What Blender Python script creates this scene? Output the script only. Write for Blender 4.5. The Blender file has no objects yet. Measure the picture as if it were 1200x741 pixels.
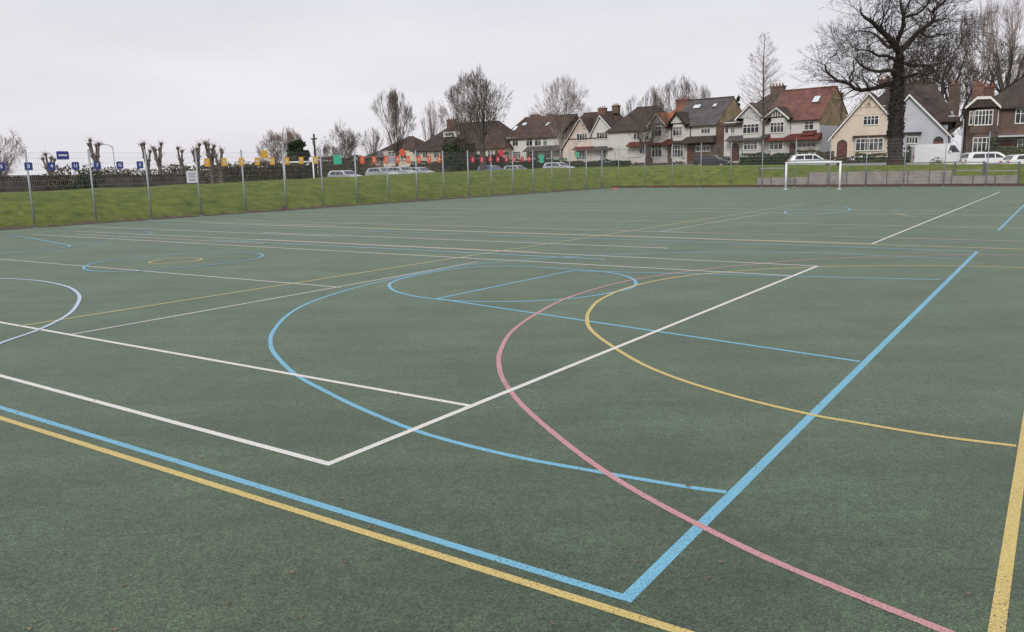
import bpy, math, random
from mathutils import Vector, Matrix
R=math.radians
random.seed(7)
scene=bpy.context.scene
COL=scene.collection
# ------------------------------------------------------------------ camera model
F_,P_,RO,H_=955.0,.181,.0235,1.76
CX,CY=600.0,370.5
def ray(x,y):
    dx=(x-CX)/F_;dy=(CY-y)/F_
    dx,dy=dx*math.cos(RO)+dy*math.sin(RO),-dx*math.sin(RO)+dy*math.cos(RO)
    return Vector((dx,math.cos(P_)+dy*math.sin(P_),-math.sin(P_)+dy*math.cos(P_)))
def gp(x,y,z=0.0):
    d=ray(x,y);return d*((z-H_)/d.z)+Vector((0,0,H_))
def at(x,y,Y):
    d=ray(x,y);return d*(Y/d.y)+Vector((0,0,H_))
cam=bpy.data.cameras.new('camera');co=bpy.data.objects.new('camera',cam);COL.objects.link(co)
scene.camera=co
cam.sensor_width=36;cam.lens=36*F_/1200;cam.clip_end=6000;cam.clip_start=.05
fw=Vector((0,math.cos(P_),-math.sin(P_)));up0=Vector((0,math.sin(P_),math.cos(P_)));rt0=Vector((1,0,0))
# image right / up after roll
rt=rt0*math.cos(RO)-up0*math.sin(RO); up=rt0*math.sin(RO)+up0*math.cos(RO)
co.matrix_world=Matrix((( rt.x,up.x,-fw.x,0),(rt.y,up.y,-fw.y,0),(rt.z,up.z,-fw.z,H_),(0,0,0,1)))
# ------------------------------------------------------------------ materials
def nt(name):
    m=bpy.data.materials.new(name);m.use_nodes=True;n=m.node_tree;b=n.nodes['Principled BSDF'];return m,n,b
def srgb(c):
    return tuple(((v/255)/12.92 if v/255<=.04045 else ((v/255+.055)/1.055)**2.4) for v in c)
def mat(name,col,rough=.8,var=.25,scale=3.0,metal=0,bump=0,col2=None,spec=.5,detail=6):
    m,n,b=nt(name)
    b.inputs['Roughness'].default_value=rough;b.inputs['Metallic'].default_value=metal
    b.inputs['Specular IOR Level'].default_value=spec
    c2=col2 or tuple(c*(1-var) for c in col)
    tc=n.nodes.new('ShaderNodeTexCoord');no=n.nodes.new('ShaderNodeTexNoise')
    no.inputs['Scale'].default_value=scale;no.inputs['Detail'].default_value=detail;no.inputs['Roughness'].default_value=.65
    n.links.new(tc.outputs['Object'],no.inputs['Vector'])
    rp=n.nodes.new('ShaderNodeValToRGB');rp.color_ramp.elements[0].position=.35;rp.color_ramp.elements[1].position=.65
    rp.color_ramp.elements[0].color=(*c2,1);rp.color_ramp.elements[1].color=(*col,1)
    n.links.new(no.outputs['Fac'],rp.inputs['Fac']);n.links.new(rp.outputs['Color'],b.inputs['Base Color'])
    if bump:
        bp=n.nodes.new('ShaderNodeBump');bp.inputs['Strength'].default_value=bump;bp.inputs['Distance'].default_value=.05
        n.links.new(no.outputs['Fac'],bp.inputs['Height']);n.links.new(bp.outputs['Normal'],b.inputs['Normal'])
    return m
def brickmat(name,c1,c2,mortar,sx,sz,rough=.85,offset=.5):
    """courses run along the local u axis; rows stacked in local z (roofs are steep, so z works too)"""
    m,n,b=nt(name);b.inputs['Roughness'].default_value=rough
    tc=n.nodes.new('ShaderNodeTexCoord');sp=n.nodes.new('ShaderNodeSeparateXYZ');cb=n.nodes.new('ShaderNodeCombineXYZ')
    n.links.new(tc.outputs['Object'],sp.inputs[0])
    ad=n.nodes.new('ShaderNodeMath');ad.operation='ADD'
    n.links.new(sp.outputs['X'],ad.inputs[0]);n.links.new(sp.outputs['Y'],ad.inputs[1])
    n.links.new(ad.outputs[0],cb.inputs['X']);n.links.new(sp.outputs['Z'],cb.inputs['Y'])
    br=n.nodes.new('ShaderNodeTexBrick');br.inputs['Scale'].default_value=1
    br.inputs['Brick Width'].default_value=sx;br.inputs['Row Height'].default_value=sz;br.inputs['Mortar Size'].default_value=.012
    br.inputs['Color1'].default_value=(*c1,1);br.inputs['Color2'].default_value=(*c2,1);br.inputs['Mortar'].default_value=(*mortar,1)
    br.offset=offset
    n.links.new(cb.outputs[0],br.inputs['Vector'])
    no=n.nodes.new('ShaderNodeTexNoise');no.inputs['Scale'].default_value=.8;no.inputs['Detail'].default_value=7
    n.links.new(tc.outputs['Object'],no.inputs['Vector'])
    rp=n.nodes.new('ShaderNodeValToRGB');rp.color_ramp.elements[0].position=.3;rp.color_ramp.elements[1].position=.7
    rp.color_ramp.elements[0].color=(.55,.55,.55,1);rp.color_ramp.elements[1].color=(1.15,1.12,1.05,1)
    n.links.new(no.outputs['Fac'],rp.inputs['Fac'])
    mx=n.nodes.new('ShaderNodeMix');mx.data_type='RGBA';mx.blend_type='MULTIPLY';mx.inputs[0].default_value=1
    n.links.new(br.outputs['Color'],mx.inputs[6]);n.links.new(rp.outputs['Color'],mx.inputs[7])
    n.links.new(mx.outputs[2],b.inputs['Base Color'])
    bp=n.nodes.new('ShaderNodeBump');bp.inputs['Strength'].default_value=.5;bp.inputs['Distance'].default_value=.02
    n.links.new(br.outputs['Fac'],bp.inputs['Height']);bp.invert=True;n.links.new(bp.outputs['Normal'],b.inputs['Normal'])
    return m

def court_nodes(n,obj):
    """speckled coated tarmac colour; returns (colour socket, height socket)"""
    def noise(sc,det=4,rough=.6,vec=None):
        t=n.nodes.new('ShaderNodeTexNoise');t.inputs['Scale'].default_value=sc;t.inputs['Detail'].default_value=det;t.inputs['Roughness'].default_value=rough
        n.links.new(vec or obj,t.inputs['Vector']);return t
    def ramp(s,a,b,pa,pb):
        r=n.nodes.new('ShaderNodeValToRGB');r.color_ramp.elements[0].position=pa;r.color_ramp.elements[1].position=pb
        r.color_ramp.elements[0].color=(*a,1);r.color_ramp.elements[1].color=(*b,1);n.links.new(s,r.inputs['Fac']);return r.outputs['Color']
    def mul(a,b,fac=1,mode='MULTIPLY'):
        x=n.nodes.new('ShaderNodeMix');x.data_type='RGBA';x.blend_type=mode;x.inputs[0].default_value=fac
        n.links.new(a,x.inputs[6]);n.links.new(b,x.inputs[7]);return x.outputs[2]
    grain=noise(120,4,.9)
    def vor(sc):
        t=n.nodes.new('ShaderNodeTexVoronoi');t.inputs['Scale'].default_value=sc;n.links.new(obj,t.inputs['Vector'])
        q=n.nodes.new('ShaderNodeSeparateColor');n.links.new(t.outputs['Color'],q.inputs[0]);return q.outputs[0]
    base=ramp(grain.outputs['Fac'],(.010,.0165,.009),(.093,.136,.083),.33,.66)
    base=mul(base,ramp(vor(135),(.50,.50,.50),(1.52,1.50,1.45),.1,.95))
    base=mul(base,ramp(vor(48),(.86,.86,.86),(1.15,1.15,1.15),.05,.95))
    base=mul(base,ramp(vor(19),(.95,.95,.95),(1.05,1.05,1.05),.05,.95))
    mott=ramp(noise(9,7,.8).outputs['Fac'],(.78,.78,.78),(1.2,1.2,1.2),.32,.68)
    big=ramp(noise(.8,5,.6).outputs['Fac'],(.80,.80,.80),(1.20,1.21,1.18),.35,.65)
    mp=n.nodes.new('ShaderNodeMapping');mp.inputs['Rotation'].default_value=(0,0,-.97);mp.inputs['Scale'].default_value=(.35,2.2,1)
    n.links.new(obj,mp.inputs['Vector'])
    streak=ramp(noise(.9,6,.65,mp.outputs[0]).outputs['Fac'],(.80,.80,.80),(1.16,1.17,1.17),.35,.65)
    tint=ramp(noise(.25,4,.6).outputs['Fac'],(1.05,.98,.96),(.95,1.03,1.05),.35,.65)
    c=mul(mul(mul(mul(base,mott),big),streak),tint)
    return c,grain.outputs['Fac']
def court_mat():
    m,n,b=nt('green_coated_tarmac')
    tc=n.nodes.new('ShaderNodeTexCoord');c,h=court_nodes(n,tc.outputs['Object'])
    n.links.new(c,b.inputs['Base Color']);b.inputs['Roughness'].default_value=.68;b.inputs['Specular IOR Level'].default_value=.38;b.inputs['Sheen Weight'].default_value=.20;b.inputs['Sheen Roughness'].default_value=.45;b.inputs['Sheen Tint'].default_value=(.70,.9,.68,1)
    bp=n.nodes.new('ShaderNodeBump');bp.inputs['Strength'].default_value=.45;bp.inputs['Distance'].default_value=.004
    n.links.new(h,bp.inputs['Height']);n.links.new(bp.outputs['Normal'],b.inputs['Normal']);return m
def paint_mat(name,col,wear=.5):
    m,n,b=nt(name);tc=n.nodes.new('ShaderNodeTexCoord')
    c,h=court_nodes(n,tc.outputs['Object'])
    t=n.nodes.new('ShaderNodeTexNoise');t.inputs['Scale'].default_value=85;t.inputs['Detail'].default_value=4;t.inputs['Roughness'].default_value=.8
    n.links.new(tc.outputs['Object'],t.inputs['Vector'])
    t2=n.nodes.new('ShaderNodeTexNoise');t2.inputs['Scale'].default_value=1.3;t2.inputs['Detail'].default_value=5
    n.links.new(tc.outputs['Object'],t2.inputs['Vector'])
    a=n.nodes.new('ShaderNodeMath');a.operation='MULTIPLY_ADD';a.inputs[1].default_value=.45;n.links.new(t2.outputs['Fac'],a.inputs[0]);n.links.new(t.outputs['Fac'],a.inputs[2])
    r=n.nodes.new('ShaderNodeValToRGB');r.color_ramp.elements[0].position=.46-.0+wear*.16;r.color_ramp.elements[1].position=.60+wear*.16
    n.links.new(a.outputs[0],r.inputs['Fac'])
    vo=n.nodes.new('ShaderNodeTexVoronoi');vo.inputs['Scale'].default_value=135;n.links.new(tc.outputs['Object'],vo.inputs['Vector'])
    vs_=n.nodes.new('ShaderNodeSeparateColor');n.links.new(vo.outputs['Color'],vs_.inputs[0])
    a2=n.nodes.new('ShaderNodeMath');a2.operation='MULTIPLY_ADD';a2.inputs[1].default_value=.22;n.links.new(vs_.outputs[0],a2.inputs[0]);n.links.new(a.outputs[0],a2.inputs[2])
    a3=n.nodes.new('ShaderNodeMath');a3.operation='SUBTRACT';a3.inputs[1].default_value=.08;n.links.new(a2.outputs[0],a3.inputs[0]);n.links.new(a3.outputs[0],r.inputs['Fac'])
    tn=n.nodes.new('ShaderNodeValToRGB');tn.color_ramp.elements[0].color=(*[x*.55 for x in col],1);tn.color_ramp.elements[1].color=(*col,1)
    tn.color_ramp.elements[0].position=.33;tn.color_ramp.elements[1].position=.56
    n.links.new(t.outputs['Fac'],tn.inputs['Fac'])
    mx=n.nodes.new('ShaderNodeMix');mx.data_type='RGBA'
    n.links.new(r.outputs['Color'],mx.inputs[0]);n.links.new(c,mx.inputs[6]);n.links.new(tn.outputs['Color'],mx.inputs[7])
    n.links.new(mx.outputs[2],b.inputs['Base Color']);b.inputs['Roughness'].default_value=.6;b.inputs['Specular IOR Level'].default_value=.4
    bp=n.nodes.new('ShaderNodeBump');bp.inputs['Strength'].default_value=.4;bp.inputs['Distance'].default_value=.003
    n.links.new(t.outputs['Fac'],bp.inputs['Height']);n.links.new(bp.outputs['Normal'],b.inputs['Normal']);return m
def grass_mat():
    m,n,b=nt('meadow_grass');tc=n.nodes.new('ShaderNodeTexCoord')
    def ns(sc,d,v=None):
        t=n.nodes.new('ShaderNodeTexNoise');t.inputs['Scale'].default_value=sc;t.inputs['Detail'].default_value=d;t.inputs['Roughness'].default_value=.7
        n.links.new(v or tc.outputs['Object'],t.inputs['Vector']);return t
    r1=n.nodes.new('ShaderNodeValToRGB');e=r1.color_ramp.elements
    e[0].position=.3;e[0].color=(.055,.088,.014,1);e[1].position=.7;e[1].color=(.205,.240,.042,1)
    n.links.new(ns(1.6,9).outputs['Fac'],r1.inputs['Fac'])
    r2=n.nodes.new('ShaderNodeValToRGB');e=r2.color_ramp.elements
    e[0].position=.56;e[0].color=(0,0,0,1);e[1].position=.74;e[1].color=(1,1,1,1)
    n.links.new(ns(.5,7).outputs['Fac'],r2.inputs['Fac'])
    mx=n.nodes.new('ShaderNodeMix');mx.data_type='RGBA';n.links.new(r2.outputs['Color'],mx.inputs[0]);n.links.new(r1.outputs['Color'],mx.inputs[6]);mx.inputs[7].default_value=(.17,.17,.055,1)
    f=ns(28,4);r3=n.nodes.new('ShaderNodeValToRGB');r3.color_ramp.elements[0].color=(.5,.5,.5,1);r3.color_ramp.elements[0].position=.3;r3.color_ramp.elements[1].color=(1.35,1.35,1.3,1);r3.color_ramp.elements[1].position=.7
    n.links.new(f.outputs['Fac'],r3.inputs['Fac'])
    m2=n.nodes.new('ShaderNodeMix');m2.data_type='RGBA';m2.blend_type='MULTIPLY';m2.inputs[0].default_value=1
    n.links.new(mx.outputs[2],m2.inputs[6]);n.links.new(r3.outputs['Color'],m2.inputs[7]);n.links.new(m2.outputs[2],b.inputs['Base Color'])
    b.inputs['Roughness'].default_value=.9;b.inputs['Specular IOR Level'].default_value=.15
    bp=n.nodes.new('ShaderNodeBump');bp.inputs['Strength'].default_value=.8;bp.inputs['Distance'].default_value=.06
    n.links.new(f.outputs['Fac'],bp.inputs['Height']);n.links.new(bp.outputs['Normal'],b.inputs['Normal']);return m
M={}
M['court']=court_mat();M['grass']=grass_mat()
M['p_white']=paint_mat('white_line_paint',(.74,.72,.67),-.15)
M['p_blue']=paint_mat('blue_line_paint',(.185,.46,.62),.28)
M['p_yellow']=paint_mat('yellow_line_paint',(.62,.48,.17),.18)
M['p_pink']=paint_mat('pink_line_paint',(.56,.285,.295),.3)
M['p_lilac']=paint_mat('pale_blue_line_paint',(.50,.60,.72),.0)
M['p_fwhite']=paint_mat('faded_white_line_paint',(.58,.56,.51),.1)
M['p_fblue']=paint_mat('faded_blue_line_paint',(.24,.46,.56),.05)
M['p_fyellow']=paint_mat('faded_yellow_line_paint',(.52,.47,.22),.05)
M['p_fpink']=paint_mat('faded_pink_line_paint',(.50,.38,.35),.05)
M['litter']=mat('leaf_litter',(.13,.075,.045),.95,scale=9,col2=(.05,.035,.02),bump=.6)
M['steel']=mat('galvanised_steel',(.36,.38,.41),.55,.2,4,metal=.35)
M['wire']=mat('mesh_wire',(.36,.37,.38),.6,.2,4,metal=.3)
M['darksteel']=mat('weathered_steel',(.16,.15,.15),.7,.3,4,metal=.3)
M['goalwhite']=mat('white_goal_paint',(.78,.80,.82),.4,.12,6)
M['boards']=mat('grey_timber_boards',(.34,.315,.29),.9,scale=1.5,col2=(.22,.20,.185),bump=.3)
M['kerbred']=mat('red_brown_kerb',(.12,.045,.035),.9,.5,6,bump=.4)
M['road']=mat('asphalt',(.06,.06,.062),.85,.3,8);M['pave']=mat('pavement_concrete',(.24,.235,.225),.9,.25,2)
M['fencewood']=mat('dark_fence_timber',(.105,.088,.078),.9,scale=1.2,col2=(.035,.03,.028),bump=.3)
M['bark']=mat('bark',(.105,.085,.07),.95,scale=5,col2=(.04,.032,.028),bump=.8)
M['bark2']=mat('pale_bark',(.17,.14,.12),.95,scale=5,col2=(.07,.055,.05),bump=.8)
M['twig']=mat('twigs',(.15,.12,.10),.95,scale=3,col2=(.09,.07,.06))
M['twigred']=mat('reddish_twigs',(.27,.205,.19),.95,scale=3,col2=(.17,.125,.11))
M['oakbark']=mat('oak_bark',(.052,.036,.030),.95,scale=6,col2=(.02,.014,.013),bump=1)
M['birch']=mat('birch_bark',(.42,.38,.35),.85,scale=4,col2=(.13,.10,.09))
def leafmat(name,a,b_):
    m=mat(name,a,.75,scale=4,col2=b_,spec=.3);return m
M['leafdark']=leafmat('dark_evergreen_leaves',(.050,.072,.030),(.018,.028,.014))
M['leafmid']=leafmat('green_hedge_leaves',(.085,.115,.035),(.035,.05,.02))
M['leafbrown']=leafmat('brown_winter_hedge',(.115,.10,.06),(.05,.042,.028))
M['ivy']=leafmat('ivy_leaves',(.038,.030,.020),(.016,.013,.012))
M['render']=mat('white_render',(.63,.60,.575),.9,.12,1.2);M['cream']=mat('cream_render',(.68,.57,.475),.9,.15,1.2)
M['greyrender']=mat('pale_grey_render',(.50,.51,.56),.9,.12,1.2);M['frame']=mat('white_window_frame',(.74,.72,.70),.5,.06,3)
M['pinkrender']=mat('pinkish_cream_render',(.66,.55,.48),.9,.12,1.2)
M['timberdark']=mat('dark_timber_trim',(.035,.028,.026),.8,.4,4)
m_,n_,b_=nt('window_glass');b_.inputs['Base Color'].default_value=(.055,.065,.075,1);b_.inputs['Roughness'].default_value=.12
nn=n_.nodes.new('ShaderNodeTexNoise');nn.inputs['Scale'].default_value=.9;tt=n_.nodes.new('ShaderNodeTexCoord');n_.links.new(tt.outputs['Object'],nn.inputs['Vector'])
rr=n_.nodes.new('ShaderNodeValToRGB');rr.color_ramp.elements[0].color=(.015,.018,.02,1);rr.color_ramp.elements[1].color=(.20,.20,.19,1);rr.color_ramp.elements[0].position=.45;rr.color_ramp.elements[1].position=.7
n_.links.new(nn.outputs['Fac'],rr.inputs['Fac']);n_.links.new(rr.outputs['Color'],b_.inputs['Base Color']);M['glass']=m_
M['skylight']=mat('skylight_glass',(.62,.66,.70),.25,.1,2)
M['redbrick']=brickmat('red_brick',(.23,.085,.055),(.16,.065,.045),(.22,.19,.17),.225,.075)
M['brownbrick']=brickmat('brown_brick',(.15,.08,.06),(.10,.06,.045),(.17,.15,.13),.225,.075)
M['yellowbrick']=brickmat('yellow_stock_brick',(.40,.29,.15),(.30,.21,.11),(.28,.25,.2),.225,.075)
def tile(name,a,b_): return brickmat(name,a,b_,tuple(x*.4 for x in b_),.25,.16)
M['tile_dark']=tile('dark_brown_roof_tiles',(.085,.058,.048),(.05,.036,.032))
M['tile_brown']=tile('brown_roof_tiles',(.105,.060,.045),(.06,.036,.029))
M['tile_red']=tile('red_roof_tiles',(.24,.105,.085),(.17,.075,.06))
M['tile_orange']=tile('orange_roof_tiles',(.36,.13,.065),(.24,.085,.045))
M['tile_grey']=tile('grey_slate_roof',(.135,.12,.125),(.095,.085,.09))
M['tile_band']=tile('dark_red_tile_hanging',(.20,.055,.04),(.13,.035,.03))
M['pot']=mat('terracotta_pot',(.32,.11,.07),.8,.3,5)
def paint(name,c,r=.25,metal=0):
    m,n,b=nt(name);b.inputs['Base Color'].default_value=(*c,1);b.inputs['Roughness'].default_value=r;b.inputs['Metallic'].default_value=metal
    b.inputs['Coat Weight'].default_value=.4;return m
M['car_white']=paint('white_car_paint',(.78,.79,.80));M['car_silver']=paint('silver_car_paint',(.50,.52,.55),.3,.4)
M['car_black']=paint('black_car_paint',(.02,.02,.025));M['car_blue']=paint('blue_grey_car_paint',(.12,.17,.25));M['car_red']=paint('dark_red_car_paint',(.22,.02,.02))
M['carglass']=paint('dark_car_glass',(.02,.025,.03),.08);M['tyre']=mat('tyre_rubber',(.02,.02,.02),.9);M['rim']=paint('alloy_rim',(.45,.45,.46),.35,.6)
M['lamp']=paint('clear_lamp_lens',(.75,.75,.75),.15);M['lampred']=paint('red_lamp_lens',(.4,.02,.02),.2)
M['s_blue']=paint('blue_sign_panel',(.018,.035,.24),.5);M['s_yellow']=paint('yellow_sign_panel',(.80,.42,.03),.5)
M['s_orange']=paint('orange_sign_panel',(.85,.13,.03),.5);M['s_red']=paint('red_sign_panel',(.72,.035,.06),.5)
M['s_green']=paint('turquoise_sign_panel',(.06,.55,.33),.5);M['s_green2']=paint('dull_green_sign_panel',(.05,.22,.15),.6);M['s_white']=paint('white_sign_panel',(.80,.80,.82),.5);M['s_text']=paint('grey_print',(.25,.25,.38),.6)
M['s_char']=paint('white_sign_lettering',(.85,.85,.85),.5)
# ------------------------------------------------------------------ mesh helpers
class MB:
    def __init__(s): s.v=[];s.f=[]
    def add(s,vs,fs):
        o=len(s.v);s.v+=[tuple(v) for v in vs];s.f+=[tuple(i+o for i in f) for f in fs];return s
    def box(s,x0,y0,z0,x1,y1,z1):
        return s.add([(x0,y0,z0),(x1,y0,z0),(x1,y1,z0),(x0,y1,z0),(x0,y0,z1),(x1,y0,z1),(x1,y1,z1),(x0,y1,z1)],
            [(0,3,2,1),(4,5,6,7),(0,1,5,4),(1,2,6,5),(2,3,7,6),(3,0,4,7)])
    def tube(s,pts,rad,n=6,cap=True):
        pts=[Vector(p) for p in pts];o=len(s.v)
        if not hasattr(rad,'__len__'): rad=[rad]*len(pts)
        for i,p in enumerate(pts):
            d=(pts[min(i+1,len(pts)-1)]-pts[max(i-1,0)]).normalized()
            a=d.cross(Vector((0,0,1)) if abs(d.z)<.9 else Vector((1,0,0))).normalized();b=d.cross(a)
            for k in range(n):
                t=2*math.pi*k/n;s.v.append(tuple(p+(a*math.cos(t)+b*math.sin(t))*rad[i]))
        for i in range(len(pts)-1):
            for k in range(n):
                s.f.append((o+i*n+k,o+i*n+(k+1)%n,o+(i+1)*n+(k+1)%n,o+(i+1)*n+k))
        if cap: s.f.append(tuple(o+k for k in reversed(range(n))));s.f.append(tuple(o+(len(pts)-1)*n+k for k in range(n)))
        return s
    def prism(s,poly,d):
        """poly: 3-d points; extruded by vector d"""
        n=len(poly);d=Vector(d);a=[Vector(p) for p in poly]
        return s.add(a+[p+d for p in a],[tuple(reversed(range(n))),tuple(range(n,2*n))]+[(i,(i+1)%n,n+(i+1)%n,n+i) for i in range(n)])
    def build(s,name,m,parent=None,smooth=False):
        me=bpy.data.meshes.new(name);me.from_pydata(s.v,[],s.f);me.materials.append(m)
        import bmesh
        bm=bmesh.new();bm.from_mesh(me);bmesh.ops.recalc_face_normals(bm,faces=bm.faces);bm.to_mesh(me);bm.free()
        if smooth:
            for p in me.polygons:p.use_smooth=True
        o=bpy.data.objects.new(name,me);COL.objects.link(o)
        if parent: o.parent=parent
        return o
class LB(MB):   # no normal recalculation (leaf cards, big twig meshes)
    def build(s,name,m,parent=None,smooth=False):
        me=bpy.data.meshes.new(name);me.from_pydata(s.v,[],s.f);me.materials.append(m)
        o=bpy.data.objects.new(name,me);COL.objects.link(o)
        if parent:o.parent=parent
        return o
def tag(o,label=None,cat=None,group=None,kind=None):
    if label:o['label']=label
    if cat:o['category']=cat
    if group:o['group']=group
    if kind:o['kind']=kind
    return o
def thing(name,label,cat,loc,rz=0,group=None):
    o=bpy.data.objects.new(name,None);COL.objects.link(o);o.location=loc;o.rotation_euler=(0,0,rz);o.empty_display_size=.2
    return tag(o,label,cat,group)
# ------------------------------------------------------------------ terrain
FO=Vector((-17.1331,29.5697));FT=.927
E1=Vector((math.cos(FT),math.sin(FT)));E2=Vector((-math.sin(FT),math.cos(FT)));AC=42.1
def sm(x,a,b):
    t=max(0,min(1,(x-a)/(b-a)));return t*t*(3-2*t)
QT=[(-60,1.1),(0,1.15),(10,1.23),(20,1.38),(30,1.5),(42,1.56),(46,1.53),(51,1.44),(58,1.30),(63,1.21),(70,1.2),(140,1.2)]
def lut(T,x):
    if x<=T[0][0]:return T[0][1]
    for (a,b),(c,d) in zip(T,T[1:]):
        if x<=c:return b+(d-b)*(x-a)/(c-a)
    return T[-1][1]
def terr(x,y):
    q=Vector((x,y))-FO;a=q.dot(E1);b=q.dot(E2)
    sa=a-AC;s=max(b,sa) if not(b>0 and sa>0) else math.hypot(b,sa)
    if s<=.25:return -.06
    q=min(a,AC)+max(-b,0);zt=lut(QT,q)
    z=-.06+(zt+.06)*(1-(1-min(1,(s-.25)/4.6))**1.7)
    z-=.85*sm(s,8,15)
    if b>0: z-=.7*sm(s,7,13)*(1-sm(a,18,30))
    return z+.03*math.sin(x*1.3+y*.7)*sm(s,1,3)+.02*math.sin(x*3.1-y*2.3)*sm(s,1,3)
def axis(pts):
    r=[]
    for (a,b,st) in pts:
        k=a
        while k<b-1e-6:r.append(k);k+=st
    return r+[pts[-1][1]]
g=MB()
ua=axis([(-1500,-100,200),(-100,-10,10),(-10,AC,2),(AC,AC+14,.6),(AC+14,AC+60,4),(AC+60,220,20),(220,3000,300)])
ub=axis([(-1500,-90,200),(-90,-60,10),(-60,0,2),(0,14,.6),(14,60,4),(60,200,20),(200,3000,300)])
nb=len(ub)
for a in ua:
    for b in ub:
        p=FO+E1*a+E2*b;g.v.append((p.x,p.y,terr(p.x,p.y)))
for i in range(len(ua)-1):
    for j in range(nb-1):g.f.append((i*nb+j,(i+1)*nb+j,(i+1)*nb+j+1,i*nb+j+1))
tag(g.build('ground',M['grass'],smooth=True),kind='structure')
def AB(a,b,z=0.0):
    p=FO+E1*a+E2*b;return Vector((p.x,p.y,z))
c=MB();c.add([AB(-60,-85),AB(AC+.2,-85),AB(AC+.2,.2),AB(-60,.2)],[(0,1,2,3)])
court=tag(c.build('sports_court',M['court']),kind='structure')
# ------------------------------------------------------------------ court markings
zk=[.0009]
def stroke(pts,w,name,m,label,closed=False):
    zk[0]+=.00011;z=zk[0];mb=MB();n=len(pts);L=[];Rr=[]
    for i,p in enumerate(pts):
        if closed:d=pts[(i+1)%n]-pts[i-1]
        else:d=pts[min(i+1,n-1)]-pts[max(i-1,0)]
        d=Vector((d.x,d.y)).normalized();q=Vector((-d.y,d.x))*(w/2+random.uniform(-.0015,.0015))
        mb.v+= [(p.x+q.x,p.y+q.y,z),(p.x-q.x,p.y-q.y,z)]
    for i in range(n if closed else n-1):
        j=(i+1)%n;mb.f.append((2*i+1,2*j+1,2*j,2*i))
    o=mb.build(name,m,court);o['label']=label
    return o
def cr(P,closed=False,k=10):
    out=[];n=len(P);g_=lambda i:P[i%n] if closed else P[max(0,min(n-1,i))]
    for i in range(n if closed else n-1):
        a,b,c_,d=g_(i-1),g_(i),g_(i+1),g_(i+2)
        for t in range(k):
            t/=k;out.append(.5*((2*b)+(c_-a)*t+(2*a-5*b+4*c_-d)*t*t+(3*b-a-3*c_+d)*t**3))
    if not closed:out.append(P[-1])
    return out
def xy(v):return Vector((v.x,v.y))
def px(l):return [xy(gp(*p)) for p in l]
def arcm(l,w,name,m,label,closed=False):return stroke(cr(px(l),closed),w,name,m,label,closed)
def line(a,b,w,name,m,label):
    a,b=px([a,b]) if not isinstance(a,Vector) else (a,b)
    return stroke([a.lerp(b,t/6) for t in range(7)],w,name,m,label)
def ext(a,b,t):  # extend beyond b
    return (a[0]+(b[0]-a[0])*t,a[1]+(b[1]-a[1])*t)
W_,B_,Y_,K_='white_line','blue_line','yellow_line','pink_line'
TH=.9665;U=Vector((math.cos(TH),math.sin(TH)));V=Vector((-math.sin(TH),math.cos(TH)))
T0,T9=px([(385,544),(958,312)])
# basketball / netball blue
line((-120,441),(733,701),.05,B_,M['p_blue'],'blue court end line in the foreground')
a,b=px([(735,701),(1145,295)]);d=(b-a).normalized()
stroke([a-d*.025,a.lerp(b,.5),b],.060,B_,M['p_blue'],'broad blue court side line running away on the right')
a,b=px([(1170,270),(1215,226)]);stroke([a,b],.062,B_,M['p_blue'],'broad blue line of the next court')
arcm([(851,577),(800,570),(700,553),(600,534.5),(500,509),(430,482),(380,458),(345,438),(322,415),(317,402),(320,389),(335,371),(360,356),(400,342),(440,331.5),(500,319),(560,309.5),(620,304),(700,299.5),(800,296),(937,296),(1040,300),(1133,304)],.045,B_,M['p_blue'],'large blue curve of the three point line')
arcm([(457,337),(459,331),(480,324.5),(520,317),(560,313),(610,312),(668,315.5),(710,319),(735,324),(745,331),(738,338),(700,346),(650,351.5),(600,353.5),(545,353),(500,349.5),(468,343)],.05,B_,M['p_blue'],'blue free throw circle',True)
line((511,350),(1008,424),.05,B_,M['p_blue'],'near blue side of the key')
line((668,317.5),(1102,328),.05,B_,M['p_blue'],'far blue side of the key')
line((513,350),(670,317.5),.05,B_,M['p_blue'],'blue free throw line')
# yellow
a,b=(0,490),(800,741);line(ext(b,a,1.2),ext(a,b,1.2),.051,Y_,M['p_yellow'],'yellow boundary line nearest the camera')
line((1162,780),(1206,480),.058,Y_,M['p_yellow'],'broad yellow line at the right edge')
line(Vector(px([(1206,480)])[0]),Vector(px([(1206,480)])[0])+(px([(1206,480)])[0]-px([(1162,780)])[0]).normalized()*8,.058,Y_,M['p_yellow'],'far end of broad yellow line at the right edge')
arcm([(1191,523),(1100,511.5),(1000,495),(950,486),(870,467),(800,446),(750,425.5),(710,401),(692,386),(688,375),(691,364),(705,350.5),(740,336),(790,325.5),(850,319),(920,314.5),(1000,312),(1125,312),(1220,314.5)],.045,Y_,M['p_yellow'],'yellow curve of a goal area')
arcm([(1160,762),(1110,741),(1000,697),(900,655),(820,616),(750,578.5),(700,547),(650,509),(610,473),(590,446),(584.5,426),(587,410),(600,388.5),(630,367),(670,347.5),(730,330.5),(800,319),(870,311),(940,305),(1000,302),(1100,299),(1220,299)],.044,K_,M['p_pink'],'long pink curve of a goal area')
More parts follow.
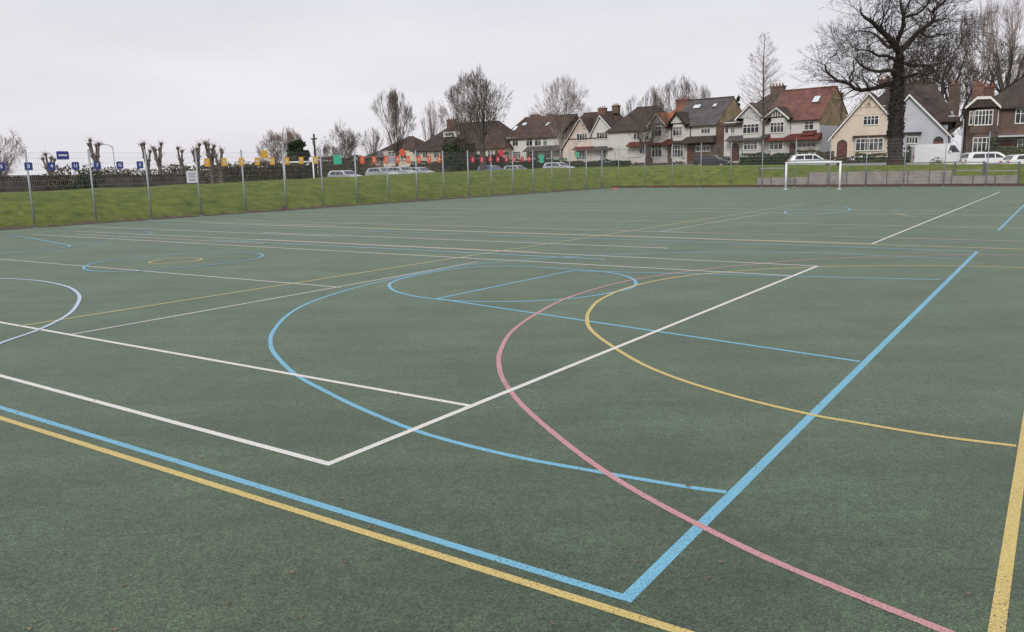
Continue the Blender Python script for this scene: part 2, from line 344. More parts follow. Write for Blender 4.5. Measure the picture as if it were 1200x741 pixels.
# white tennis
v=(px([(0,440.5)])[0]-T0).normalized()
line(T0-v*.02,T0+v*14,.052,W_,M['p_white'],'near white tennis side line')
line(T0-(T9-T0).normalized()*.025,T9,.052,W_,M['p_white'],'white tennis base line')
a,b=px([(551,476),(45,386)]);line(a,a+(b-a).normalized()*14,.052,W_,M['p_white'],'white tennis singles side line')
line((85,392),(397,336.5),.05,W_,M['p_fwhite'],'white tennis service line')
a,b=px([(397,336.5),(560,307)]);stroke([a,b],.05,W_,M['p_fwhite'],'far half of the white tennis service line')
a,b=px([(399,337),(-60,299)]);stroke([a,a.lerp(b,.5),b],.05,W_,M['p_fwhite'],'white tennis centre line')
for q,l in ((0,'far white tennis side line'),(-1.37,'far white tennis singles side line')):
    a=T9+U*q;line(a,a+V*23.8,.07,W_,M['p_fwhite'],l)
a,b=px([(1022,286),(1172,225)]);line(a,a+(b-a).normalized()*((b-a).length),.055,W_,M['p_white'],'white base line of the far tennis court')
a0=a
for q,l in ((0,'near side line of the far tennis court'),(1.5,'singles side line of the far tennis court'),(12,'far side line of the far tennis court')):
    a=a0+U*q;line(a,a+V*23,.08,W_,M['p_fwhite'],l)
line((775,271.5),(900,250),.05,W_,M['p_fwhite'],'service line of the far tennis court')
line((20,383),(942,239),.055,Y_,M['p_fyellow'],'long faded yellow line crossing the court')
# further faint cross lines, parallel to V
def vline(p,l1,l2,m,name,label,w=.085):
    a=px([p])[0];line(a-V*l1,a+V*l2,w,name,m,label)
b15=px([(1145,295)])[0]
line(b15,b15+V*26,.065,B_,M['p_fblue'],'far blue court side line')
vline((650,275),16,12,M['p_fyellow'],Y_,'faded yellow cross line beyond the circle')
vline((700,258),26,18,M['p_fyellow'],Y_,'faded yellow cross line of the far court')
vline((600,267),4,12,M['p_fpink'],K_,'faded pink cross line of the far court')
vline((560,282.5),5,8,M['p_fwhite'],W_,'faded white cross line behind the circle')
vline((500,290),3,6,M['p_fpink'],K_,'faded pink cross line behind the circle')
vline((560,297),3,9,M['p_fblue'],B_,'faded blue cross line behind the circle')
vline((500,249),3,10,M['p_fblue'],B_,'faded blue line of the far pitch')
vline((800,248),18,14,M['p_fwhite'],W_,'faded white line of the far pitch')
vline((640,240),6,16,M['p_fwhite'],W_,'second faded white line of the far pitch')
vline((820,234),14,20,M['p_fyellow'],Y_,'faded yellow line in front of the far fence',.06)
vline((1000,278),8,4,M['p_fpink'],K_,'faded pink line by the far tennis court')
vline((250,283),2,7,M['p_fpink'],K_,'faded pink line near the left fence')
vline((280,273),4,9,M['p_fwhite'],W_,'faded white line near the left fence')
vline((300,262),4,9,M['p_fwhite'],W_,'second faded white line near the left fence')
line((150,292),(470,270),.05,B_,M['p_fblue'],'faded blue line slanting past the left circle')
# left shapes
arcm([(-60,430),(0,403),(45,387),(80,369),(92.5,353),(91,344),(78,336),(50,330),(20,327.5),(-10,326.5),(-60,326)],.05,B_,M['p_lilac'],'pale blue arc at the left edge')
arcm([(98,314),(108,309.5),(140,304),(200,299.5),(260,297),(290,296.7),(306,298.5),(306,301.5),(290,305.5),(250,310.5),(200,315.5),(150,318.5),(115,318.5),(101,316.5)],.05,B_,M['p_blue'],'pale blue centre circle',True)
arcm([(175,308.5),(190,304.5),(215,303),(236,303.5),(228,306.5),(200,309)],.05,Y_,M['p_yellow'],'small yellow ring inside the centre circle',True)
arcm([(10,277),(30,278.5),(60,284),(82,288.5),(60,292.5),(20,296.5),(-30,300)],.06,B_,M['p_blue'],'blue arc near the left fence')
line((82,289),(172,274.5),.05,B_,M['p_fblue'],'faded blue line leading from the left arc')
arcm([(172,274.7),(178,272.5),(160,271.5),(120,272)],.06,B_,M['p_blue'],'blue arc tip below the fence')
line((70,275.3),(79,274.5),.09,Y_,M['p_yellow'],'yellow spot below the fence')
line((86,272.5),(134,268.5),.05,K_,M['p_fpink'],'faded pink line below the fence')
arcm([(920,250.3),(924,247),(945,244.8),(975,243),(992,243.5),(994,247),(970,251),(935,253)],.06,B_,M['p_fblue'],'blue circle of the far court',True)
arcm([(1049,250),(1060,252.5),(1075,254.6),(1096,255.5)],.06,Y_,M['p_fyellow'],'small yellow arc of the far court')
line((1045,248.5),(1052,248),.1,B_,M['p_blue'],'blue spot on the far court')
line((1124,266.5),(1132,266.5),.1,W_,M['p_white'],'white spot on the far court')
line((846,240),(856,239.5),.1,W_,M['p_white'],'white spot before the far fence')
# scattered dead leaves and grit on the court
mb=MB();random.seed(5)
for k in range(420):
    Y=1.8+30*random.random()**2;X=random.uniform(-.68,.68)*Y;sz=random.uniform(.006,.017);a=random.uniform(0,6.28)
    if k<3:X,Y=[(-1.98,4.9),(.95,4.25),(-.3,7.5)][k];sz=.022
    z=.006;ca,sa_=math.cos(a)*sz,math.sin(a)*sz
    mb.add([(X-ca,Y-sa_,z+.004),(X+sa_*.5,Y-ca*.5,z),(X+ca,Y+sa_,z+.007),(X-sa_*.5,Y+ca*.5,z+.001),(X,Y,z+.005)],[(0,1,4),(1,2,4),(2,3,4),(3,0,4)])
tag(mb.build('fallen_leaves',mat('dry_leaf',(.26,.17,.09),.9,scale=7,col2=(.10,.075,.045))),'tiny brown dead leaves and grit scattered over the green court','leaves',kind='stuff')
# leaf litter strips along the fences
def strip(a0,b0,a1,b1,w0,w1,z,name,m,n=60,jit=.1,side=0):
    mb=MB()
    for i in range(n+1):
        t=i/n;p0=AB(a0+(a1-a0)*t,b0+(b1-b0)*t)
        ax=(E1*(a1-a0)+E2*(b1-b0)).normalized();q=Vector((-ax.y,ax.x))
        l=w0+random.uniform(-jit,jit);r=w1+random.uniform(-jit,jit)
        mb.v+=[(p0.x+q.x*l,p0.y+q.y*l,z(p0.x+q.x*l,p0.y+q.y*l)),(p0.x+q.x*(l+r)/2,p0.y+q.y*(l+r)/2,z(p0.x+q.x*(l+r)/2,p0.y+q.y*(l+r)/2)),(p0.x+q.x*r,p0.y+q.y*r,z(p0.x+q.x*r,p0.y+q.y*r))]
    for i in range(n):
        for k in range(2):mb.f.append((3*i+k,3*i+3+k,3*i+4+k,3*i+1+k))
    return mb.build(name,m)
tag(strip(-20,0,AC,0,.42,-.12,lambda x,y:max(.012,terr(x,y)+.03),'leaf_litter',M['litter'],260,.13),'brown strip of fallen leaves and soil along the foot of the left fence','leaf litter',kind='stuff')
# ------------------------------------------------------------------ fences
BAY=2.2302
def mesh_panel(w,h):
    mb=MB();r=.0015;z=.05
    n=int(w/.07)
    for i in range(1,n):mb.box(i*w/n-r,-r,z,i*w/n+r,r,h)
    k=z
    while k<=h+.001:
        mb.box(0,-r*2.6,k-r*1.8,w,-r*.8,k+r*1.8);k+=.2
    return mb
def post_mb(h,r=.03):
    mb=MB();mb.tube([(0,0,-.05),(0,0,h)],r,8);mb.tube([(0,0,h),(0,0,h+.03)],[r*1.15,r*.6],8);mb.box(-.07,-.07,0,.07,.07,.015);return mb
fl=thing('mesh_fence','tall grey wire mesh court fence with steel posts below the long grass bank','fence',AB(0,0),FT)
pm=mesh_panel(BAY-.06,2.66);po=post_mb(2.75,.038)
p0=m0=None
for i in range(-7,19):
    if p0 is None:
        p0=o=po.build('post',M['steel'],fl,True);m0=q=pm.build('mesh_panel',M['wire'],fl)
    else:
        o=p0.copy();COL.objects.link(o);o.parent=fl;q=m0.copy();COL.objects.link(q);q.parent=fl
    o.location=(i*BAY,0,0);q.location=(i*BAY+.03,0,0)
FF=AC
ff=thing('mesh_fence','grey wire mesh fence across the far end of the court behind the white goal','fence',AB(FF,0),FT-math.pi/2)
pf=post_mb(3.1,.03);mf=mesh_panel(BAY-.06,3.0);p1=m1=None
for i in range(0,22):
    if p1 is None:
        p1=o=pf.build('post',M['steel'],ff,True);m1=q=mf.build('mesh_panel',M['wire'],ff)
    else:
        o=p1.copy();COL.objects.link(o);o.parent=ff;q=m1.copy();COL.objects.link(q);q.parent=ff
    o.location=(i*BAY+.3,0,0);q.location=(i*BAY+.33,0,0)
# timber boards and red kerb behind the far fence (pixel columns -> distance along the fence)
def far_b(pxx,py=221):
    d=ray(pxx,py);best=None
    o=Vector((0,0));dd=Vector((d.x,d.y))
    # intersect with line a=AC
    t=(AC-( -FO).dot(E1))/dd.dot(E1);p=dd*t;return -(p-FO).dot(E2),p
def left_a(pxx,py=200):
    d=ray(pxx,py);dd=Vector((d.x,d.y));t=(0-(-FO).dot(E2))/dd.dot(E2);p=dd*t;return (p-FO).dot(E1),p,t*d.z+H_
bx=lambda x:far_b(x)[0]
kb=MB();kb.box(bx(700),.14,-.02,bx(1290),.30,.13)
k_=kb.build('kerb',M['kerbred']);k_.location=AB(FF,0);k_.rotation_euler=(0,0,FT-math.pi/2);tag(k_,kind='structure')
segs=[(884,919,.62,'short run of low grey timber boards left of the white goal'),(945,1113,.96,'long run of tall grey timber boards behind the white goal'),(1113,1191,.62,'low grey timber boards at the right end under the railing')]
for x0,x1,hh,lb in segs:
    t=thing('timber_boards',lb,'board wall',AB(FF,0),FT-math.pi/2)
    u0,u1=bx(x0),bx(x1);n=max(1,round((u1-u0)/1.2));st=(u1-u0)/n
    for i in range(n):
        mb=MB();dz=random.uniform(-.015,.015)
        for k in range(4):
            z0=.14+k*(hh-.14)/4;mb.box(u0+i*st+.03,.36+random.uniform(-.004,.004),z0,u0+(i+1)*st-.03,.40,z0+(hh-.14)/4-.008+dz*0)
        mb.build('board_panel',M['boards'],t)
        mb=MB();mb.box(u0+i*st-.03,.34,.0,u0+i*st+.028,.42,hh+.03);mb.build('board_post',M['darksteel'],t)
# low boards joining between 919..945
t=thing('timber_boards','low grey timber boards seen through the left half of the white goal','board wall',AB(FF,0),FT-math.pi/2)
u0,u1=bx(919.5),bx(944.5);mb=MB()
for k in range(3):mb.box(u0+.03,.36,.14+k*.17,u1-.03,.40,.14+k*.17+.16)
mb.build('board_panel',M['boards'],t);mb=MB();mb.box(u0-.02,.34,0,u0+.03,.42,.68);mb.build('board_post',M['darksteel'],t)
# railings
def railing(x0,x1,hh,off,lb,mid=True):
    t=thing('steel_railing',lb,'railing',AB(FF,0),FT-math.pi/2)
    u0,u1=bx(x0),bx(x1)
    for u in (u0,u1):
        mb=MB();mb.box(u-.05,off-.05,.0,u+.05,off+.05,hh);mb.build('post',M['darksteel'],t)
    mb=MB();mb.box(u0+.05,off-.03,hh-.10,u1-.05,off+.03,hh-.03);mb.build('rail',M['steel'],t)
    if mid:
        mb=MB();mb.box(u0+.05,off-.025,hh*.62,u1-.05,off+.025,hh*.62+.05);mb.build('rail',M['steel'],t)
railing(1115,1149,1.45,.6,'grey steel railing with thick posts over the low boards on the right')
railing(1151,1191,1.38,.6,'grey steel railing at the right end beside the white estate car')
railing(886,916,1.32,.6,'thin grey steel railing frame just left of the white goal',False)
# goal
gb0,gb1=gp(920.5,222.3),gp(983.5,222.3)
dv=(gb1-gb0);ang=math.atan2(dv.y,dv.x);gw=dv.length
t=thing('football_goal','white metal football goal standing before the far fence','goal',gb0,ang);gh=1.60
for u in (0,gw):
    mb=MB();mb.tube([(u,0,0),(u,0,gh-.02)],.06,12);mb.build('goal_post',M['goalwhite'],t,True)
    mb=MB();mb.box(u-.1,-.1,0,u+.1,.13,.03);mb.build('base_plate',M['goalwhite'],t)
mb=MB();mb.tube([(-.06,0,gh),(gw+.06,0,gh)],.06,12);mb.build('crossbar',M['goalwhite'],t,True)
for u in (0,gw):
    mb=MB();mb.tube([(u,.05,gh),(u,.30,gh-.04),(u,.75,.05)],.012,6);mb.build('back_stay',M['steel'],t,True)
# small goal on the field behind the left bank
ps=at(334,209,53);pe=at(366.5,209,53)
def onterr(p,dz=0):return Vector((p.x,p.y,terr(p.x,p.y)+dz))
a=onterr(ps);b=onterr(pe);ang=math.atan2(b.y-a.y,b.x-a.x);wv=(b-a).length;topz=at(350,190.5,53).z
t=thing('small_goal','small pale steel goal frame on the field beyond the yellow plates','goal',a,ang)
for u in (0,wv):
    mb=MB();mb.tube([(u,0,0),(u,0,topz-a.z)],.045,8);mb.build('goal_post',M['goalwhite'],t,True)
mb=MB();mb.tube([(-.04,0,topz-a.z+.02),(wv+.04,0,topz-a.z+.02)],.045,8);mb.build('crossbar',M['goalwhite'],t,True)
# ------------------------------------------------------------------ plates on the fence
def char_mesh(ch,size,loc,parent,m,name='character'):
    cu=bpy.data.curves.new(name,'FONT');cu.body=ch;cu.size=size;cu.align_x='CENTER';cu.align_y='CENTER';cu.extrude=.001;cu.offset=size*.02
    tmp=bpy.data.objects.new('tmp',cu);COL.objects.link(tmp)
    dg=bpy.context.evaluated_depsgraph_get();me=bpy.data.meshes.new_from_object(tmp.evaluated_get(dg))
    bpy.data.objects.remove(tmp);me.materials.clear();me.materials.append(m)
    o=bpy.data.objects.new(name,me);COL.objects.link(o);o.parent=parent;o.location=loc;o.rotation_euler=(math.pi/2,0,0);return o
def plate(x,y,w,h,m,label,ch=None,name='sign_plate',grp=None,roundp=False,cm=None,off=-.035,cat='sign'):
    a,p,z=left_a(x,y);t=thing(name,label,cat,(p.x+E2.x*off,p.y+E2.y*off,z-h/2),FT,grp)
    mb=MB()
    if roundp:
        pts=[(w/2*math.cos(k*math.pi/12),0,h/2+h/2*math.sin(k*math.pi/12)) for k in range(24)];mb.prism(pts,(0,.006,0))
    else:
        c_=.025;pts=[(-w/2+c_,0,0),(w/2-c_,0,0),(w/2,0,c_),(w/2,0,h-c_),(w/2-c_,0,h),(-w/2+c_,0,h),(-w/2,0,h-c_),(-w/2,0,c_)];mb.prism(pts,(0,.006,0))
    mb.build('panel',m,t)
    mb=MB()
    for sx in (-w*.3,w*.3):mb.box(sx-.012,.008,h*.75,sx+.012,.036,h*.75+.02)
    mb.build('bracket',M['steel'],t)
    if ch:char_mesh(ch,h*.62 if len(ch)==1 else h*.42,(0,-.002,h/2),t,cm or M['s_char'])
    return t
ordn=['leftmost','second','third','fourth','fifth','sixth','seventh','eighth']
for i,(x,c_) in enumerate(zip((1,33,60,88,113.5,140,163.5),'S04U7GE')):
    plate(x,195.5-i*.35,.27,.28,M['s_blue'],f'small dark blue plate with a white character, {ordn[i] if i else "leftmost"} of the blue row from the left',c_,grp='small blue plates on the fence')
for i,(x,c_) in enumerate(zip((242,262,282.5,301,318.5,335.5,352.5,369),'12345678')):
    plate(x,190.6-i*.4,.27,.34,M['s_yellow'],f'small yellow plate with a white numeral, {ordn[i]} of the yellow row from the left',c_,grp='small yellow plates on the fence')
for i,(x,c_) in enumerate(zip((424,438,452,465.5,477.5,490.5,502.5,514),'12345678')):
    plate(x,187.6-i*.1,.30,.38,M['s_orange'],f'small orange plate with a white numeral, {ordn[i]} of the orange row from the left',c_,grp='small orange plates on the fence')
for i,(x,c_) in enumerate(zip((553.5,564,574,583,593,602,611.5,619.5),'12345678')):
    plate(x,187.2-i*.1,.36,.36,M['s_red'],f'small round red plate with a white numeral, {ordn[i]} of the red row from the left',c_,roundp=True,grp='small round red plates on the fence')
tb=plate(73,182.3,.44,.30,M['s_blue'],'wide dark blue sign with white lettering above the blue plates')
mb=MB()
for a_,b_ in ((-.15,-.10),(-.085,-.03),(-.015,.05),(.065,.15)):mb.box(a_,-.004,.125,b_,-.001,.185)
mb.build('print_line',M['s_char'],tb)
plate(309,181,.38,.34,M['s_yellow'],'square plain yellow sign above the row of yellow plates')
plate(395,187.3,.50,.46,M['s_green'],'large turquoise square sign on the fence between the yellow and orange rows')
plate(471,179,.44,.40,M['s_orange'],'orange round-cornered sign above the row of orange plates',roundp=True)
plate(587,179.5,.52,.46,M['s_red'],'larger round red sign above the row of red plates',roundp=True)
plate(634,186,.50,.56,M['s_green'],'tall turquoise sign on the fence right of the red row')
plate(676,181.5,.42,.38,M['s_green'],'small turquoise sign near the far fence corner')
for i,x in enumerate((647,655,663)):
    plate(x,187,.24,.18,M['s_green2'],f'faint small turquoise plate, {ordn[i] if i else "first"} right of the tall turquoise sign',grp='small turquoise plates')
t=plate(224.5,207.5,.50,.50,M['s_white'],'white notice board with grey print low on the fence','',name='notice_board')
for k,(z,w) in enumerate(((.40,.36),(.33,.30),(.26,.34),(.16,.26),(.10,.3))):
    mb=MB();mb.box(-w/2,-.004,z-.014,w/2,-.001,z+.014);mb.build('print_line',M['s_text'],t)
t=plate(460,187.5,.66,.40,M['s_white'],'white notice board among the orange plates','',name='notice_board',off=.06)
mb=MB()
for k in range(4):mb.box(-.25,-.004,.07+k*.08,.25,-.001,.10+k*.08)
mb.build('print_line',M['s_text'],t)
# small red litter / marker by the fence
def dome(x,y,m,lab,r=.16,name='marker_cone'):
    p=gp(x,y);mb=MB();n=16
    prof=[(r,0),(r*.95,.02),(r*.5,r*.45),(r*.32,r*.75),(r*.22,r*.8)]
    for rr_,z in prof:
        for k in range(n):mb.v.append((rr_*math.cos(k*2*math.pi/n),rr_*math.sin(k*2*math.pi/n),z))
    for i in range(len(prof)-1):
        for k in range(n):mb.f.append((i*n+k,i*n+(k+1)%n,(i+1)*n+(k+1)%n,(i+1)*n+k))
    mb.f.append(tuple(4*n+k for k in range(n)))
    o=mb.build(name,m,None,True);o.location=(p.x,p.y,.015);tag(o,lab,'marker cone')
dome(721,222.2,M['s_red'],'flat red marker cone at the foot of the fence near the far corner',.15)
dome(333,246.6,M['kerbred'],'dark red brown marker cone at the foot of the left fence',.2)
dome(531,231.5,M['kerbred'],'dark red brown marker cone farther along the left fence below the orange plates',.26)
# ------------------------------------------------------------------ foliage helpers
def leaves(mb,c_,rad,n,s,flat=1):
    for _ in range(n):
        while True:
            q=Vector((random.uniform(-1,1),random.uniform(-1,1),random.uniform(-1,1)))
            if .2<q.length<1:break
        q=q*(q.length**-.35);p=Vector(c_)+Vector((q.x*rad[0],q.y*rad[1],q.z*rad[2]))
        card(mb,p,s*random.uniform(.6,1.3))
def card(mb,p,s):
    d=Vector((random.gauss(0,1),random.gauss(0,1),random.gauss(0,1))).normalized();e=d.orthogonal().normalized()
    e.rotate(__import__('mathutils').Quaternion(d,random.uniform(0,6.28)));f=d.cross(e)
    o=len(mb.v);mb.v+=[tuple(p-e*s),tuple(p-f*s*.55),tuple(p+e*s),tuple(p+f*s*.55)];mb.f.append((o,o+1,o+2,o+3))
def bush(loc,w,d,h,n,s,m,label,name='shrub',group=None,cat='shrub'):
    t=thing(name,label,cat,loc,0,group);mb=LB()
    for k in range(9):
        c_=(random.uniform(-w,w)*.32,random.uniform(-d,d)*.3,h*random.uniform(.3,.68));leaves(mb,c_,(w*.26,d*.28,h*.34),n//9,s)
    mb.build('foliage',m,t)
    st=LB()
    for k in range(7):
        e=(random.uniform(-w,w)*.35,random.uniform(-d,d)*.35,h*random.uniform(.5,.95));st.tube([(0,0,-.1),(e[0]*.4,e[1]*.4,e[2]*.5),e],[.05,.03,.012],4,False)
    st.build('stem',M['twig'],t);return t
def hedge(p,q,th,h,m,label,s=.11,dens=70,name='hedge'):
    p=onterr(p);q=onterr(q);dv=q-p;L=math.hypot(dv.x,dv.y);t=thing(name,label,'hedge',p,math.atan2(dv.y,dv.x))
    dz=dv.z;mb=LB();n=int(L*(h*2+th)*dens)
    for i in range(n):
        x=random.uniform(0,L);r=random.random();hh=h*(1+.07*math.sin(x*1.1)+.05*math.sin(x*2.7+1))
        if r<.45:y=random.gauss(0,.06);z=random.uniform(0,hh)
        elif r<.6:y=th+random.gauss(0,.06);z=random.uniform(0,hh)
        else:y=random.uniform(0,th);z=hh+random.gauss(0,.07)
        card(mb,Vector((x,y,z+dz*x/L)),s*random.uniform(.6,1.3))
    mb.prism([(0,.08,-.3),(L,.08,-.3+dz),(L,.08,h*.9+dz),(0,.08,h*.9)],(0,th-.16,0))
    mb.build('foliage',m,t);return t
# ------------------------------------------------------------------ bare trees
def rnd(d,a):
    q=Vector((random.gauss(0,1),random.gauss(0,1),random.gauss(0,1)));q=(q-d*q.dot(d)).normalized()
    return (d*math.cos(a)+q*math.sin(a)).normalized()
def branch(out,p,d,L,r,depth,prm,lvl=0):
    n=3;pts=[p];rad=[r];r1=r*prm.get('tap',.62)
    for i in range(n):
        d=(rnd(d,random.uniform(0,prm['wig']))+Vector((0,0,prm['up']))).normalized();p=p+d*L/n;pts.append(p);rad.append(r+(r1-r)*(i+1)/n)
        if depth>0 and lvl>0 and i<n-1 and random.random()<prm.get('side',.6):
            branch(out,p,rnd(d,random.uniform(.6,1.1)),L*random.uniform(.4,.65),rad[-1]*.45,max(0,depth-2),prm,lvl+1)
    out.append((lvl,pts,rad))
    if depth<=0:return
    k=random.choice(prm['k'])
    for j in range(k):
        a=random.uniform(*prm['ang']);f=random.uniform(*prm['len'])
        branch(out,p,rnd(d,a if j else a*.5),L*f,max(prm['rmin'],r1*(.85 if j==0 else .68)),depth-1,prm,lvl+1)
STY={
 'round':dict(wig=.16,up=.0,k=(2,3,3),ang=(.2,.6),len=(.68,.9),rmin=.012,side=.5),
 'vase':dict(wig=.12,up=.02,k=(2,3,3),ang=(.15,.48),len=(.70,.9),rmin=.012,side=.6),
 'fine':dict(wig=.18,up=.01,k=(2,3,3),ang=(.2,.6),len=(.7,.9),rmin=.008,side=.8),
 'oak':dict(wig=.45,up=.03,k=(2,3),ang=(.35,.95),len=(.66,.88),rmin=.009,side=.6)}
def tree(x,ytop,Y,label,spread,style='round',depth=6,seed=1,trunkf=.22,tr=None,m='bark',mt='twig',name='bare_tree',group=None,zb=None,split=2,nl=7,thin=1.0,lo=.52):
    depth+=1
    random.seed(seed*77+5);base=at(x,200,Y);zb=terr(base.x,base.y) if zb is None else zb
    top=at(x,ytop,Y);H=top.z-zb;wid=spread*Y/F_
    t=thing(name,label,'tree',(base.x,base.y,zb),0,group);out=[];r=tr or H*.022
    L0=H*trunkf;prm=STY[style];d=rnd(Vector((0,0,1)),.05);p=Vector((0,0,-.2));mid=Vector((d.x*L0*.5,d.y*L0*.5,L0*.5));e=d*L0
    out.append((0,[p,mid,e],[r*1.25,r,r*.85]))
    for k in range(nl):
        a=k*2.4+random.uniform(-.3,.3);q=Vector((math.cos(a),math.sin(a),0));an=(.22+.95*(k/nl)**.8)*random.uniform(.85,1.15)
        branch(out,e,(Vector((0,0,1))*math.cos(an)+q*math.sin(an)),H*.25,r*.5,depth-1,prm,1)
    zz_=sorted(p_.z for l,pp,_ in out for p_ in pp);zs=zz_[int(len(zz_)*.995)]
    NB=10;bins=[[] for _ in range(NB+1)]
    for l,pp,_ in out:
        for p_ in pp:
            if p_.z>L0*.8:bins[max(0,min(NB,int((p_.z-L0*.8)/(zs-L0*.8)*NB+.5)))].append(math.hypot(p_.x,p_.y))
    fac=[]
    for i,b_ in enumerate(bins):
        b_.sort();r_=b_[int(len(b_)*.93)] if b_ else 1
        f=i/NB;tg=(wid/2)*(max(.0,1-((f-lo)/(1.06-lo if f>lo else lo+.35))**2)**.5)
        fac.append(max(.15,min(3.0,tg/max(.15,r_))))
    fac=[(fac[max(0,i-1)]+2*fac[i]+fac[min(NB,i+1)])/4 for i in range(NB+1)];fac[0]=min(fac[0],1.2)
    sz=(H-L0)/max(.1,zs-L0)
    def tf(q):
        if q.z<=L0*.8:return Vector(q)
        g_=min(NB-.001,(q.z-L0*.8)/(zs-L0*.8)*NB);i=int(g_);k=fac[i]+(fac[i+1]-fac[i])*(g_-i)
        return Vector((q.x*k,q.y*k,q.z if q.z<L0 else L0+(q.z-L0)*sz))
    A=LB();B=LB()
    for l,pp,rr_ in out:
        (A if l<=split else B).tube([tf(q) for q in pp],[v*thin if l>1 else v for v in rr_],7 if l==0 else (5 if l<=split else 3),False)
    A.build('trunk',M[m],t);B.build('crown',M[mt],t);random.seed(seed);return t
FAR='bare trees beyond the bank'
tree(0,151,75,'bare rounded tree cut off by the left edge of the photo',60,'fine',6,3,mt='twigred')
tree(466,107,150,'bare oval tree above the low brown roof left of the orange sign',47,'vase',6,4)
tree(405,147,120,'bare spreading tree above the silver cars near the turquoise sign',44,'fine',6,5)
tree(438,151,150,'small bare tree just left of the oval bare tree',26,'fine',5,6,mt='twig')
tree(508,120,170,'faint thin bare tree between the oval tree and the brick chimney',24,'fine',5,7,mt='twigred')
tree(546,92,128,'broad bare tree crown standing over the brown roofs by the brick chimney',56,'round',6,8,tr=.32)
tree(567,84,110,'tall dark bare tree with heavy stem in front of the brown roofs',66,'round',6,21,tr=.42,trunkf=.33)
tree(657,93,118,'airy reddish birch in front of the cream gabled house',66,'fine',6,9,m='birch',mt='twigred',tr=.16,trunkf=.3)
tree(758,106,118,'bare tree between the dark hipped roof and the orange roof',50,'fine',6,10,tr=.2,mt='twig')
tree(795,94,150,'bare tree crown rising behind the orange tiled roof',64,'round',6,11)
tree(820,102,155,'low bare tree crown behind the grey slate roof',36,'fine',5,12)
tree(325,156,95,'wispy bare tree left of the dark evergreen',38,'fine',6,13,mt='twigred')
tree(343,152,100,'wispy bare tree right behind the dark evergreen',30,'fine',6,14,mt='twigred')
tree(386,170,100,'low bare bush-like tree beside the dark pole',34,'fine',5,15)
tree(1108,22,112,'dense bare tree crown behind the dark roof right of the great oak',135,'oak',7,16,tr=.4,mt='bark',thin=2.5)
tree(1172,-12,105,'tall upright bare tree above the brick chimneys',95,'vase',5,17,tr=.45,trunkf=.40,mt='twigred')
tree(1140,8,125,'slim bare tree between the dense crown and the tall upright one',60,'vase',5,18,tr=.2,mt='twigred')
tree(1205,30,118,'bare tree at the right edge behind the brick house',60,'vase',6,19,mt='twigred')
# larch-like tall tree
def larch(x,ytop,Y,spread,label,seed):
    random.seed(seed);b=at(x,200,Y);zb=terr(b.x,b.y);H=at(x,ytop,Y).z-zb;t=thing('bare_tree',label,'tree',(b.x,b.y,zb));A=LB();B=LB()
    pts=[Vector((math.sin(k*.5)*.12,0,H*k/12)) for k in range(13)];A.tube([(0,0,-.2)]+pts[1:],[.17-.012*k for k in range(13)],7,False)
    for i in range(120):
        f=random.uniform(.30,1)**.9;z=H*f;a=random.uniform(0,6.28);L=spread*Y/F_*.5*(1-f)**.75*random.uniform(.6,1.15)*1.5+.4
        d=Vector((math.cos(a),math.sin(a),random.uniform(.15,.7)));out=[]
        branch(out,Vector((math.sin(f*6)*.12,0,z)),d.normalized(),L*.5,.04*(1.3-f),2,dict(wig=.2,up=.08,k=(2,2,3),ang=(.2,.6),len=(.6,.8),rmin=.01,side=.7),1)
        for l,pp,rr_ in out:B.tube(pp,rr_,3,False)
    A.build('trunk',M['bark'],t);B.build('crown',M['twigred'],t)
larch(892,40,92,62,'tall slender bare tree in front of the pair with the red roof',31)
# pollards
def pollard(x,ytop,Y,w,label,seed,arms=3):
    random.seed(seed);b=at(x,210,Y);zb=terr(b.x,b.y);H=at(x,ytop,Y).z-zb;t=thing('pollarded_tree',label,'tree',(b.x,b.y,zb),0,'pollarded trees behind the dark fence');A=LB();B=LB();r=w*Y/F_/2
    fk=H*.55;A.tube([(0,0,-.2),(0,0,fk*.5),(.05,0,fk)],[.19,.14,.12],7,False)
    for k in range(arms):
        a=k*6.28/arms+random.uniform(-.4,.4);e=Vector((math.cos(a)*r*.7,math.sin(a)*r*.7,H*random.uniform(.82,.95)));m_=Vector((e.x*.6,e.y*.6,(fk+e.z)/2))
        A.tube([(.05,0,fk*.95),m_,e],[.10,.07,.06],6,False)
        for (c_,nn_) in ((e,15),(m_,7)):
            A.tube([c_-Vector((0,0,.12)),c_,c_+Vector((0,0,.12))],[.06,.13,.06],6,False)
            for i in range(nn_):
                d=Vector((random.gauss(0,.6),random.gauss(0,.6),random.gauss(.35,.5))).normalized();L=random.uniform(.15,.42)
                B.tube([c_,c_+d*L*.6,c_+d*L+Vector((0,0,.06))],[.016,.011,.006],3,False)
    for i in range(20):
        z=random.uniform(.3,.6)*H;d=Vector((random.gauss(0,1),random.gauss(0,1),.4)).normalized();B.tube([(0,0,z),Vector((0,0,z))+d*.5],[.02,.01],3,False)
    A.build('trunk',M['bark2'],t);B.build('crown',M['twigred'],t)
for i,(x,yt,w,ar,l) in enumerate(((60,178,18,4,'low spreading pollard beside the wide blue sign'),(115,160,17,4,'tall knobbly pollard behind the second fence post'),(174,165,13,3,'narrow leaning pollard behind the last blue plate'),(188,164,13,4,'flat-topped pollard with a thick pale stem'),(214,166,6,2,'slim column pollard above the white notice board'),(233,166,14,4,'dark pollard behind the fence post right of the notice board'),(249,164,14,5,'wide pollard above the first two yellow plates'),(259,172,14,4,'lower pollard right behind the wide one'))):
    pollard(x,yt,58,w,l,50+i,ar)
